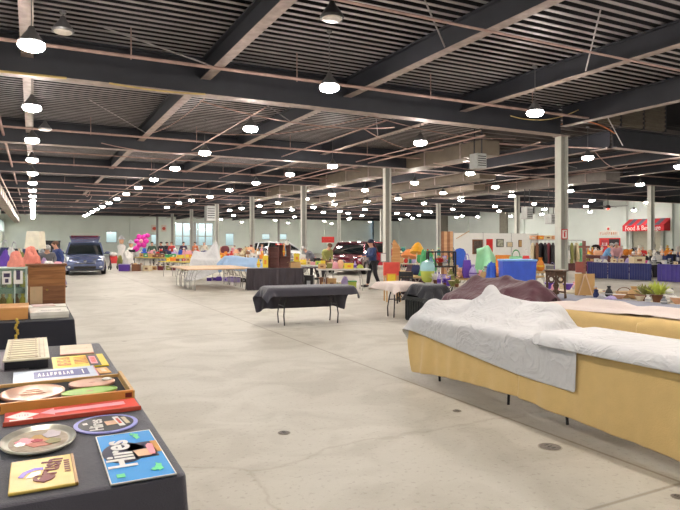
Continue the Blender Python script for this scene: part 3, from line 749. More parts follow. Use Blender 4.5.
# black-draped bookcase table and its neighbours, facing the aisle
RB = R(-20)
def alongrow(px, zc): return dp(px, zc)
bx = dp(275, 21.3); folding_table('table below the brown bookcases under a dark brown drape', 1.9, .76, bx, RB)
dr = M('brown_black_drape', (50, 40, 48), .55, 0, .25, 3, .2, 60, sheen=.2)
t = thing('table_drape', 'dark brown drape falling in folds to the floor under the brown bookcases', 'drape', bx, RB)
a = MB(); a.box((0, 0, .762), (1.94, .84, .012)); a.build('top_cloth', dr, t, bevel=.004)
def fold(u): return .022*math.sin(u*47)+.012*math.sin(u*91+1)
a = MB(); a.grid(lambda u, v: ((u-.5)*1.94, -.43-.03*(1-v)-fold(u)*(1.2-v), .02+v*.745), 110, 5); a.build('front_fall', dr, t, smooth=2)
for s_ in (-1, 1): a = MB(); a.grid(lambda u, v: (s_*(.975+.03*(1-v)+fold(u*.5)*(1.2-v)), (u-.5)*.84, .02+v*.745), 50, 5); a.build('side_fall', dr, t, smooth=2)
bx2 = dp(309, 22.6); folding_table('dark table between the brown drape and the white-topped table', 1.2, .7, bx2, RB, M('dark_top', (70, 56, 66), .5))
bx3 = dp(343, 21.0); folding_table('white-topped folding table before the maroon minivan, boxes below', 1.85, .76, bx3, RB, M('white_top', (214, 208, 204), .4), leggr)
# ------------------------------------------------------------------ advertising signs on the near left table
TZ = .772
def sgn(name, label, x0, x1, y0, y1, th=.008, cat='sign', z=TZ, rz=0.0):
    return thing(name, label, cat, ((x0+x1)/2, (y0+y1)/2, z), rz)
def plate(t, w_, h_, th, mat, name='plate', z=0, bevel=.002, x=0, y=0, rz=0):
    a = MB(); a.box((0, 0, th/2), (w_, h_, th)); return a.build(name, mat, t, loc=(x, y, z), bevel=bevel, rz=rz)
def oval(t, rx, ry, th, mat, name='plate', z=0, x=0, y=0, lip=0.0, n=40):
    a = MB()
    if lip: a.lathe([(.8, 0), (.96, .002), (1, lip), (.97, lip+.002), (.9, .006), (.84, .004), (0, .004)], n, sx=rx, sy=ry)
    else: a.lathe([(1, 0), (1, th), (0, th)], n, sx=rx, sy=ry)
    return a.build(name, mat, t, loc=(x, y, z), smooth=True)
blue = M('enamel_blue', (30, 150, 224), .45, 0, .06, 6); white = M('enamel_white', (238, 234, 228), .35, 0, .03)
dnavy = M('enamel_navy', (24, 26, 62), .3); yel = M('enamel_yellow', (240, 208, 30), .35, 0, .06); red = M('enamel_red', (214, 62, 44), .4, 0, .12, 8)
orng = M('enamel_orange', (206, 110, 20), .4); grn = M('enamel_green', (96, 220, 150), .4); pink = M('faded_pink', (246, 150, 162), .5, 0, .08)
blak = M('enamel_black', (28, 26, 32), .35); skin_ = M('printed_skin', (232, 186, 148), .5); brn = M('printed_brown', (116, 40, 30), .5)
lav = M('lavender_border', (160, 160, 226), .35); crm = M('aged_cream', (220, 208, 176), .6, 0, .12, 14); gry = M('pale_grey_blue', (186, 196, 212), .4, 0, .06, 8)
def marks(t, x, y, z, L_, h, n, mat, rz=0.0):
    # worn lettering too faint to read: a row of letter-sized strokes
    a = MB(); r_ = random.Random(int(abs(x)*1e4)+n); s = L_/n
    for i in range(n):
        cx = -L_/2+s*(i+.5); k = r_.randrange(4)
        if k == 0: a.box((cx, 0, 0), (s*.6, h, .001))
        elif k == 1: a.box((cx-s*.25, 0, 0), (s*.2, h, .001)); a.box((cx, h*.35, 0), (s*.6, h*.25, .001)); a.box((cx, -h*.1, 0), (s*.5, h*.2, .001))
        elif k == 2: a.box((cx, 0, 0), (s*.22, h, .001)); a.box((cx, -h*.4, 0), (s*.6, h*.2, .001))
        else: a.bar((cx-s*.3, -h/2, 0), (cx, h/2, 0), s*.2, .001); a.bar((cx+s*.3, -h/2, 0), (cx, h/2, 0), s*.2, .001)
    return a.build('lettering', mat, t, loc=(x, y, z), rz=rz)
# 1 blue soda sign (letters read towards the far side)
t = sgn('advertising_sign', 'bright blue rectangular sign lettered Hires with a bottle server, nearest table corner', .25, .485, 2.30, 2.905, rz=R(0))
W_, H_ = .235, .60
plate(t, W_, H_, .006, blue); plate(t, W_, .006, .0075, white, 'border', y=H_/2-.003); plate(t, W_, .006, .0075, white, 'border', y=-H_/2+.003); plate(t, .005, H_, .0075, white, 'border', x=-W_/2+.002); plate(t, .005, H_, .0075, white, 'border', x=W_/2-.002)
oval(t, .085, .13, .001, dnavy, 'dark_oval', z=.0065, x=-.03, y=.03)
a = MB(); a.box((0, 0, .0005), (.11, .20, .001)); a.build('dark_field', dnavy, t, loc=(.04, .03, .0065))
text('Hires', .15, (-.048, .02, .0082), t, white, rot=(0, 0, R(90)), bold=.025, sx=1.05)
a = MB(); a.prism([(-.02, -.05), (.03, -.055), (.06, -.02), (.06, .05), (.03, .035), (-.03, .03)], 0, .001); a.build('apron_figure', skin_, t, loc=(.035, .0, .0082))
a = MB(); a.prism([(0, -.06), (.022, -.075), (.03, .06), (.012, .075), (0, .05)], 0, .001); a.build('printed_bottle', pink, t, loc=(.062, .02, .0094))
a = MB(); a.box((0, 0, .0005), (.026, .15, .001)); a.build('amber_band', M('amber_print', (214, 150, 70), .5), t, loc=(.100, .05, .0082))
for (x, y, w1, h1) in [(.045, .22, .03, .10), (.03, .255, .02, .04), (.07, -.20, .035, .10), (.05, -.22, .03, .04), (-.075, -.235, .03, .035)]:
    a = MB(); a.prism([(w1*.5*(1 if i % 2 else .6)*math.cos(i*PI/5), h1*.5*(1 if i % 2 else .7)*math.sin(i*PI/5)) for i in range(10)] if w1 != .03 or h1 != .035 else [(-.015, -.018), (.015, -.018), (.015, .018), (-.015, .018)], 0, .001); a.build('green_print', grn, t, loc=(x, y, .0082))
# 2 oval soda sign
t = sgn('advertising_sign', 'small oval sign in black with lavender rim, lettered Hires, beside the red arrow sign', .175, .455, 2.95, 3.25, rz=R(6))
oval(t, .145, .155, .006, lav); oval(t, .125, .133, .001, blak, 'black_field', z=.0062)
text('Hires', .085, (-.045, -.01, .0078), t, white, rot=(0, 0, R(82)), bold=.02)
a = MB(); a.box((0, 0, .0005), (.05, .07, .001)); a.build('printed_label', skin_, t, loc=(.02, -.01, .0076))
a = MB(); a.box((0, 0, .0005), (.028, .17, .001)); a.build('cream_bar', white, t, loc=(.058, .0, .0076))
a = MB(); a.box((0, 0, .0006), (.012, .09, .001)); a.build('red_print', red, t, loc=(.058, .0, .0086))
a = MB(); a.box((0, 0, .0005), (.02, .12, .001)); a.build('cream_bar', crm, t, loc=(.09, .0, .0076))
a = MB(); a.box((0, 0, .0005), (.022, .03, .001)); a.build('white_mark', white, t, loc=(-.09, .03, .0076))
# 3 yellow sign lettered Crush style
t = sgn('advertising_sign', 'cream-yellow sign with brown lettering and violet swoosh, nearest the table edge', -.075, .145, 2.37, 2.70)
W_, H_ = .225, .335
plate(t, W_, H_, .012, M('cream_yellow', (222, 190, 96), .4, 0, .1, 10), bevel=.004)
plate(t, .012, H_, .013, M('brass_edge', (160, 120, 60), .4, .4), 'edge', x=W_/2-.006)
text('Crush', .10, (.02, .01, .0135), t, brn, rot=(0, 0, R(80)), bold=.025)
marks(t, .083, .03, .0127, .15, .02, 6, brn, R(90))
a = MB(); a.prism([(-.085, -.03), (-.07, .02), (-.03, .05), (.0, .045), (.0, .02), (-.03, .025), (-.055, .0), (-.068, -.04)], 0, .001); a.build('violet_swoosh', M('violet_print', (120, 80, 200), .4), t, loc=(0, .0, .013))
a = MB(); a.prism([(-.06, -.05), (-.04, .0), (-.01, .01), (-.01, -.02), (-.04, -.05)], 0, .001); a.build('white_print', white, t, loc=(0, 0, .0133))
a = MB(); a.prism([(-.02, -.09), (.0, -.11), (.03, -.08), (.02, -.03), (.0, -.02), (-.01, -.05)], 0, .001); a.build('brown_swash', brn, t, loc=(0, -.01, .0132))
# 4 oval tray
t = sgn('serving_tray', 'oval silver tray with faded pink and gold picture, left of the Hires signs', -.13, .175, 2.75, 3.15, rz=R(-4), cat='tray')
silv = M('worn_silver', (190, 186, 172), .3, .6, .12, 20)
a = MB(); a.lathe([(.72, 0), (.94, .006), (1, .018), (.985, .024), (.93, .022), (.86, .012), (.80, .009), (0, .009)], 44, sx=.152, sy=.205); a.build('rim', silv, t, smooth=True)
oval(t, .118, .160, .001, M('tray_ground', (176, 160, 140), .7, 0, .2, 30), 'picture', z=.0098)
for q_, (x, y, rx, ry, m) in enumerate([(.0, .02, .045, .06, M('tray_gold', (186, 144, 70), .6)), (-.055, .0, .035, .05, pink), (.01, -.05, .05, .05, M('tray_rose', (206, 130, 112), .6)), (-.07, -.04, .02, .03, white), (.05, .07, .035, .06, M('tray_mist', (200, 186, 190), .6)), (-.005, -.01, .022, .024, M('tray_crimson', (176, 50, 60), .6)), (.06, -.04, .03, .04, M('tray_olive', (150, 140, 90), .6))]):
    a = MB(); a.prism([(rx*math.cos(i*PI/6)*(1+.2*math.sin(i*2.3)), ry*math.sin(i*PI/6)*(1+.2*math.cos(i*1.7))) for i in range(12)], 0, .001); a.build('print', m, t, loc=(x, y, .0108+.0006*q_))
# 5 red arrow sign
t = sgn('arrow_sign', 'red board sign with long pink arrow and diamond, below the wooden tray', -.125, .50, 3.27, 3.49, rz=R(1))
W_, H_ = .625, .19
plate(t, W_, H_, .02, M('faded_red', (214, 52, 26), .6, 0, .2, 5)); plate(t, W_+.01, .012, .022, M('board_edge', (180, 70, 50), .5), 'edge', y=-H_/2)
a = MB(); a.prism([(-.155, .0), (-.09, .07), (-.09, .03), (.25, .045), (.25, -.02), (-.09, -.03), (-.09, -.06)], 0, .001); a.build('arrow', pink, t, loc=(0, .0, .0205))
a = MB(); a.prism([(-.075, 0), (0, .072), (.075, 0), (0, -.072)], 0, .001); a.build('diamond', M('faded_white', (236, 206, 196), .4), t, loc=(-.235, -.005, .0205))
marks(t, -.235, -.005, .0217, .06, .03, 5, pink)
a = MB(); a.box((0, 0, .0005), (.1, .02, .001)); a.build('scuffed_corner', M('faded_white', (236, 206, 196), .4), t, loc=(-.24, -.078, .0205))
# 6 wooden tray with oval plaques
t = sgn('display_tray', 'shallow wooden tray lined in black holding copper oval plaques', -.18, .49, 3.53, 4.11, cat='tray')
wd = wood('honey_wood', (190, 146, 84), (214, 172, 108), 2, .45); W_, H_ = .69, .58
plate(t, W_, H_, .012, wd, 'bottom'); plate(t, W_-.03, H_-.03, .004, M('black_felt', (34, 32, 36), .9), 'felt_lining', z=.012)
for (x, y, w1, h1, hh) in [(0, -H_/2, W_, .02, .055), (0, H_/2, W_, .02, .032), (-W_/2, 0, .02, H_, .05), (W_/2, 0, .02, H_, .05)]:
    a = MB(); a.box((x, y, hh/2), (w1, h1, hh)); a.build('side', wd if y >= 0 else M('orange_wood', (214, 146, 72), .45, 0, .08, 4), t, bevel=.002)
for s in (-1, 1):
    a = MB(); a.box((s*.32, -H_/2-.011, .03), (.035, .004, .025)); a.build('corner_bracket', brn, t)
def plaque(label, x, y, rx, ry, m, rm, rz=0):
    q = thing('oval_plaque', label, 'plaque', (.17+x, 3.81+y*.95, TZ+.017), rz)
    a = MB(); a.lathe([(.9, 0), (1, .004), (1, .012), (.94, .014), (.9, .010), (0, .016)], 36, sx=rx, sy=ry); a.build('plate', m, q, smooth=True)
    a = MB(); a.lathe([(1.0, .010), (1.01, .016), (.95, .018), (.93, .015)], 36, sx=rx, sy=ry); a.build('rim', rm, q, smooth=True)
    return q
cop = M('copper_plate', (206, 142, 116), .35, .3, .15, 20); copr = M('copper_rim', (222, 176, 150), .3, .3)
q = plaque('large copper oval plaque at the left end of the wooden tray', -.17, .02, .165, .19, cop, copr)
for i in range(3):
    a = MB(); a.ell((0, -.05+.05*i, .018), (.07-.015*i, .012, .004)); a.build('relief', copr, q, smooth=True)
q = plaque('copper oval plaque with white bow, in the far right of the wooden tray', .15, .13, .13, .12, cop, copr, R(8))
a = MB(); a.ell((.09, .02, .02), (.03, .03, .01)); a.build('bow', white, q, smooth=True)
q = plaque('green-rimmed oval plaque at the near right in the wooden tray', .12, -.1, .15, .085, M('tan_plate', (186, 140, 90), .4, .2), M('green_rim', (150, 190, 80), .4), R(6))
# 7 blue-grey sign
t = sgn('advertising_sign', 'long pale grey-blue sign with dark blue lettered panel, beyond the wooden tray', -.115, .385, 4.21, 4.58, rz=R(1))
W_, H_ = .50, .36
plate(t, W_, H_, .012, gry); plate(t, .006, H_, .0135, pink, 'edge', x=W_/2-.003)
a = MB(); a.box((0, 0, .0005), (.33, .21, .001)); a.build('blue_panel', M('deep_blue_print', (52, 58, 132), .4), t, loc=(.035, 0, .0125))
marks(t, .0, .0, .0137, .22, .10, 9, white); marks(t, .165, 0, .0137, .012, .15, 1, white)
a = MB(); a.prism([(.045*math.cos(i*PI/8), .1*math.sin(i*PI/8)) for i in range(16)], 0, .001); a.build('pale_oval', white, t, loc=(-.19, -.02, .0125))
# 8 yellow sign
t = sgn('advertising_sign', 'bright yellow sign with orange print and a black block, beside the table edge', .125, .485, 4.56, 5.07, rz=R(0))
W_, H_ = .36, .49
plate(t, W_, H_, .008, yel)
marks(t, -.105, .03, .0087, .34, .09, 6, orng, R(90)); marks(t, .01, .03, .0087, .30, .09, 5, orng, R(90))
a = MB(); a.box((0, 0, .0005), (.075, .46, .001)); a.build('black_block', blak, t, loc=(.095, 0, .0085))
a = MB(); a.box((0, 0, .0005), (.045, .30, .001)); a.build('pink_label', pink, t, loc=(.092, 0, .0096))
marks(t, .092, 0, .0107, .2, .03, 5, red, R(90))
t = sgn('paper_card', 'small orange card poking from below the yellow sign', .39, .47, 4.31, 4.52, cat='card', rz=R(4)); plate(t, .075, .2, .005, M('orange_card', (226, 168, 96), .5), 'card'); a = MB(); a.box((0, 0, .0056), (.03, .10, .001)); a.build('printed_mark', crm, t)
# 9 cream sign
t = sgn('advertising_sign', 'plain aged cream sign at the far right corner of the near table', .195, .44, 5.11, 5.6, rz=R(-2)); plate(t, .245, .47, .01, M('cream_pinkish', (222, 198, 172), .5, 0, .1, 8)); plate(t, .245, .03, .0115, M('salmon_edge', (226, 160, 140), .5), 'edge', y=-.22)
marks(t, 0, .05, .0107, .17, .03, 8, crm)
# 10 framed tin panel
t = sgn('embossed_tin_tile', 'large aged cream embossed panel in layered frame on a black block', -.17, .09, 4.66, 5.74, cat='tin tile')
a = MB(); a.box((0, 0, .03), (.27, 1.0, .06)); a.build('backing_block', blak, t)
plate(t, .29, 1.02, .012, M('frame_cream', (206, 196, 168), .5, 0, .1, 12), 'frame', z=.061); plate(t, .20, .92, .006, crm, 'panel', z=.073, x=-.025)
for i in range(9): plate(t, .19, .012, .004, M('mottled_tan', (196, 176, 150), .6), 'embossed_bar', z=.079, x=-.025, y=-.42+i*.105, bevel=0)
for x in (-.105, .06, .085, .115): plate(t, .006, .94, .005, M('mottled_tan', (196, 176, 150), .6), 'embossed_line', z=.076, x=x, bevel=0)
a = MB(); a.box((0, 0, .01), (.25, .8, .02)); tag(a.build('flat_parcel', M('mauve_paper', (150, 140, 146), .7), loc=(-.21+.06, 5.1, TZ-.012)), 'mauve flat parcel under the left side of the embossed panel', 'parcel')

# ------------------------------------------------------------------ second left table: cabinet, case, trays
T2 = .775
oak = wood('cabinet_oak', (132, 84, 46), (170, 116, 68), 2.2, .4); oakd = wood('cabinet_dark', (110, 68, 40), (140, 92, 56), 2.2, .5)
t = thing('wooden_cabinet', 'brown wooden cabinet with a hinged top on the second left table', 'cabinet', (.17, 9.3, T2), 0)
a = MB(); a.box((0, 0, .29), (.46, .42, .54)); a.build('body', oak, t, bevel=.006)
a = MB(); a.box((.0, -.212, .43), (.44, .012, .235)); a.build('door', oak, t, bevel=.003)
a = MB(); a.box((.0, -.212, .16), (.44, .012, .26)); b_ = a.build('door', oakd, t, bevel=.003)
a = MB(); a.box((-.13, -.221, .17), (.15, .004, .23)); a.build('torn_paper', M('kraft_paper', (206, 176, 140), .8), b_)
a = MB(); a.ell((.0, -.228, .24), (.014, .012, .014)); a.build('knob', M('brass', (200, 170, 90), .3, .8), b_, smooth=True)
a = MB(); a.box((0, 0, .575), (.50, .46, .03)); a.build('lid', oakd, t, bevel=.004)
a = MB(); a.box((0, 0, .012), (.48, .44, .03)); a.build('plinth', oakd, t)
# glass case
t = thing('display_case', 'greenish glass display case with photo cards taped on its upper front', 'display case', (-.27, 9.0, T2), 0)
mint = M('mint_panel', (190, 208, 200), .4); gl = glass('case_glass', (236, 248, 242), .16)
a = MB(); a.box((0, .18, .28), (.40, .02, .54)); a.box((0, 0, .01), (.40, .36, .02)); a.box((0, 0, .55), (.40, .36, .02)); a.build('carcass', mint, t)
for x in (-.19, 0.06, .19):
    a = MB(); a.box((x, -.18, .28), (.014, .014, .54)); a.build('stile', mint, t)
a = MB(); a.box((0, -.175, .28), (.38, .006, .52)); a.build('glass_front', gl, t)
a = MB(); a.box((-.03, .0, .29), (.34, .3, .01)); a.build('shelf', gl, t)
for k, (x, lab) in enumerate([(-.155, 'white card with dark figure picture'), (-.03, 'white card with wide dark picture'), (.1, 'white card with tall framed picture')]):
    q = thing('photo_card', lab+' taped to the glass display case', 'card', (-.27+x, 9.0-.186, T2+.43), 0)
    a = MB(); a.box((0, 0, 0), (.105, .003, .17)); a.build('card', white, q)
    a = MB(); a.box((0, -.003, .03), (.07 if k != 2 else .045, .002, .05 if k != 2 else .12)); a.build('picture', M('photo_dark', (70, 60, 90), .4, 0, .5, 40), q)
    if k != 2:
        a = MB(); a.box((0, -.003, -.04), (.04, .002, .05)); a.build('picture', M('photo_dark', (70, 60, 90), .4, 0, .5, 40), q)
cols = [(196, 196, 60), (90, 80, 40), (220, 214, 120), (40, 40, 44), (170, 160, 60)]
for k in range(10):
    a = MB(); x = -.42+(k % 5)*.075; a.lathe([(.02, 0), (.03, .03), (.026, .06), (.012, .08), (.016, .1), (0, .1)], 10)
    o = a.build('glass_figurine', M(f'trinket_{cols[k % 5][0]}', cols[k % 5], .3), loc=(x, 8.92, T2+.022+(.275 if k > 4 else 0)), smooth=True); o.scale = (1.5, 1.5, 1.9)
    tag(o, f'small {["yellow-green", "olive brown", "pale yellow", "black", "mustard"][k % 5]} trinket on the {"upper" if k > 4 else "lower"} shelf of the glass case', 'figurine')
# crate, flat trays, chain
t = thing('wooden_box', 'flat orange-tan wooden box before the glass display case', 'box', (-.30, 8.05, T2), 0); a = MB(); a.box((0, 0, .06), (.5, .55, .12)); a.build('body', M('orange_tan_wood', (206, 146, 84), .5, 0, .1, 4), t, bevel=.004); a = MB(); a.box((0, 0, .13), (.51, .56, .02)); a.build('lid', M('orange_tan_lid', (218, 160, 100), .5, 0, .1, 4), t, bevel=.003)
t = thing('card_tray', 'flat white printed game box at the front edge of second left table', 'box', (.17, 8.0, T2), R(1)); a = MB(); a.box((0, 0, .035), (.40, .52, .07)); a.build('base', M('off_white_card', (216, 210, 198), .5), t, bevel=.003); a = MB(); a.box((0, 0, .055), (.41, .53, .04)); l_ = a.build('lid', M('white_card', (230, 224, 214), .5), t, bevel=.003)
marks(l_, .02, -.05, .0755, .22, .05, 9, M('grey_ink', (120, 112, 108), .6)); marks(l_, .02, -.14, .0755, .3, .04, 14, M('grey_ink', (120, 112, 108), .6))
t = thing('card_tray', 'second white tray with pinkish papers directly before the cabinet', 'tray', (.17, 8.72, T2), 0); a = MB(); a.box((0, 0, .03), (.44, .36, .06)); a.build('tray', M('white_card', (230, 224, 214), .5), t, bevel=.003); a = MB(); a.box((-.05, 0, .065), (.26, .26, .008), (0, 0, .1)); a.build('paper', M('pinkish_paper', (226, 200, 194), .6), t)
t = thing('gold_chain', 'gold chain of beads hanging over the dark cloth front', 'chain', (-.16, 7.54, 0)); gm = M('gold_bead', (200, 170, 80), .3, .7)
for k in range(12):
    a = MB(); a.ell((0, 0, 0), (.016, .012, .02), 10, 6); o = a.build('bead', gm, t, loc=(.012*math.sin(k*1.7), 0, .80-.03*k), smooth=True)
# ------------------------------------------------------------------ vehicles
def loft(mb, secs):
    n = len(secs[0]); vs = [p for s in secs for p in s]; fs = []
    for i in range(len(secs)-1):
        for j in range(n): fs.append((i*n+j, i*n+(j+1) % n, (i+1)*n+(j+1) % n, (i+1)*n+j))
    fs.append(tuple(range(n-1, -1, -1))); fs.append(tuple((len(secs)-1)*n+j for j in range(n)))
    return mb.add(vs, fs)
dglass = M('car_glass', (22, 30, 32), .06, 0, .1, 2, spec=.8); chrome = M('car_chrome', (200, 200, 204), .15, .9); tyre = M('tyre_rubber', (24, 24, 26), .8); lampw = M('headlamp_glass', (226, 230, 236), .1, .2); lampr = M('tail_lamp', (170, 30, 30), .2)
def car(name, label, paint, loc, rz, gate=False):
    t = thing(name, label, 'car', loc, rz)
    S = [(-2.52, .72, .36, .5, .66), (-2.44, .86, .24, .48, .78), (-2.15, .96, .20, .5, .93), (-1.5, .99, .20, .55, 1.06), (0, 1.0, .20, .6, 1.09), (2.1, .98, .20, .6, 1.12), (2.42, .92, .26, .6, 1.06), (2.5, .8, .36, .55, .9)]
    a = MB(); loft(a, [[(-w_*.94, y, zb_), (-w_, y, zm), (-w_*.97, y, zt-.10), (-w_*.80, y-.02, zt), (0, y-.06, zt+.03), (w_*.80, y-.02, zt), (w_*.97, y, zt-.10), (w_, y, zm), (w_*.94, y, zb_)] for y, w_, zb_, zm, zt in S])
    a.build('body_shell', paint, t, smooth=True)
    a = MB(); loft(a, [[(-wb, y, 1.04), (-(wb+wt)/2-.02, y, (1.04+zt)/2), (-wt, y, zt), (0, y-.03, zt+.02), (wt, y, zt), ((wb+wt)/2+.02, y, (1.04+zt)/2), (wb, y, 1.04)] for y, wb, wt, zt in [(-1.62, .86, .84, 1.07), (-.62, .92, .72, 1.66), (.6, .93, .74, 1.70), (1.95, .92, .72, 1.66), (2.36, .88, .82, 1.14)]])
    a.build('windows', dglass, t, smooth=True)
    a = MB(); loft(a, [[(-w_, y, z), (-w_*.9, y, z+.05), (0, y-.02, z+.075), (w_*.9, y, z+.05), (w_, y, z)] for y, w_, z in [(-.66, .74, 1.64), (.5, .77, 1.685), (2.0, .74, 1.65)]]); a.build('roof', paint, t, smooth=True)
    for s in (-1, 1):
        for p, q in [((s*.89, -1.6, 1.06), (s*.735, -.62, 1.67)), ((s*.955, .25, 1.08), (s*.775, .25, 1.69)), ((s*.935, 1.55, 1.1), (s*.765, 1.5, 1.67)), ((s*.90, 2.36, 1.12), (s*.745, 1.98, 1.67))]:
            a = MB(); a.bar(p, q, .075, .06); a.build('pillar', paint, t)
        a = MB(); loft(a, [[(s*.50, -2.47, .72), (s*.56, -2.44, .80), (s*.84, -2.36, .80), (s*.86, -2.38, .70)], [(s*.6, -2.2, .80), (s*.62, -2.1, .90), (s*.95, -1.85, .98), (s*.965, -2.0, .78)]]); a.build('headlamp', lampw, t)
        a = MB(); a.ell((s*.74, -2.49, .42), (.09, .04, .05)); a.build('fog_lamp', lampw, t, smooth=True)
        a = MB(); a.box((s*.90, 2.44, .95), (.14, .12, .28)); a.build('tail_lamp', lampr, t, bevel=.02)
        a = MB(); a.ell((s*1.12, -1.22, 1.13), (.13, .07, .09)); a.bar((s*.93, -1.2, 1.08), (s*1.08, -1.2, 1.1), .05); a.build('mirror', paint, t, smooth=True)
        for y in (-1.58, 1.55):
            a = MB(); a.lathe([(.2, -.11), (.32, -.11), (.345, -.07), (.345, .07), (.32, .11), (.2, .11)], 24, (0, 0, 0), rot=(0, PI/2, 0)); w_ = a.build('wheel', tyre, t, loc=(s*.90, y, .345), smooth=True)
            a = MB(); a.lathe([(.03, .0), (.21, .0), (.21, .02), (.05, .05), (0, .05)], 12, (0, 0, 0), rot=(0, s*PI/2, 0)); a.build('rim', chrome, w_, loc=(s*.10, 0, 0))
    a = MB(); loft(a, [[(-.50, -2.50, .58), (.50, -2.50, .58), (.62, -2.30, .86), (-.62, -2.30, .86)], [(-.48, -2.56, .59), (.48, -2.56, .59), (.54, -2.45, .82), (-.54, -2.45, .82)]]); g = a.build('grille', M('grille_dark', (46, 48, 56), .3, .5), t)
    for i in range(3):
        a = MB(); a.box((0, -2.56+i*.04, .63+i*.07), (1.0+i*.03, .03, .018)); a.build('grille_bar', chrome, g)
    a = MB(); a.lathe([(.06, 0), (.06, .02), (0, .025)], 16, (0, -2.55, .72), rot=(PI/2, 0, 0), sx=1.2); a.build('badge', chrome, g)
    a = MB(); a.box((0, -2.53, .40), (1.05, .06, .13)); a.build('air_intake', M('dark_gap', (30, 28, 26)), t, bevel=.02)
    a = MB(); a.box((0, -2.50, .27), (1.5, .06, .08)); a.build('bumper_lip', M('dark_trim', (44, 46, 52), .6), t)
    if gate:
        a = MB(); loft(a, [[(-.74, 1.98, 1.72), (.74, 1.98, 1.72), (.74, 1.98, 1.78), (-.74, 1.98, 1.78)], [(-.84, 2.75, 2.0), (.84, 2.75, 2.0), (.84, 2.75, 2.06), (-.84, 2.75, 2.06)], [(-.82, 3.1, 1.96), (.82, 3.1, 1.96), (.82, 3.1, 2.03), (-.82, 3.1, 2.03)]])
        g = a.build('liftgate', paint, t, smooth=True)
        a = MB(); a.box((0, 2.72, 2.075), (1.5, .1, .03)); a.build('brake_lamp', lampr, g)
        a = MB(); loft(a, [[(-.62, 2.1, 1.70), (.62, 2.1, 1.70), (.62, 2.1, 1.71), (-.62, 2.1, 1.71)], [(-.72, 2.7, 1.93), (.72, 2.7, 1.93), (.72, 2.7, 1.94), (-.72, 2.7, 1.94)]]); a.build('gate_window', dglass, g)
        for s in (-1, 1): a = MB(); a.tube([(s*.72, 2.3, 1.2), (s*.74, 2.6, 1.9)], .02, 6); a.build('gas_strut', tyre, g)
    return t
bluep = M('metallic_slate_blue', (96, 106, 142), .25, .35, .06, 2, coat=.8); redp = M('maroon_paint', (112, 40, 56), .25, .3, .06, 2, coat=.8); whp = M('white_paint', (222, 224, 226), .3, .0, .03, 2, coat=.6); red2 = M('crimson_paint', (176, 44, 66), .25, .3, .06, 2, coat=.8)
x, y, _ = dp(85, 33.0); car('minivan', 'slate blue minivan facing the aisle with its liftgate raised, far left', bluep, (x, y, 0), R(-4), True)
x, y, _ = dp(354, 33.5); mc = car('minivan', 'maroon minivan parked behind the white-topped table and the shoppers', redp, (x, y, 0), YAW*-1+R(-14)); 
x, y, _ = dp(278, 50); car('van', 'white van with dark windows parked far behind the brown bookcases', whp, (x, y, 0), YAW*-1+R(52))
x, y, _ = dp(378, 40); car('parked_car', 'crimson car partly hidden behind the shopper in the blue jacket', red2, (x, y, 0), YAW*-1+R(70))

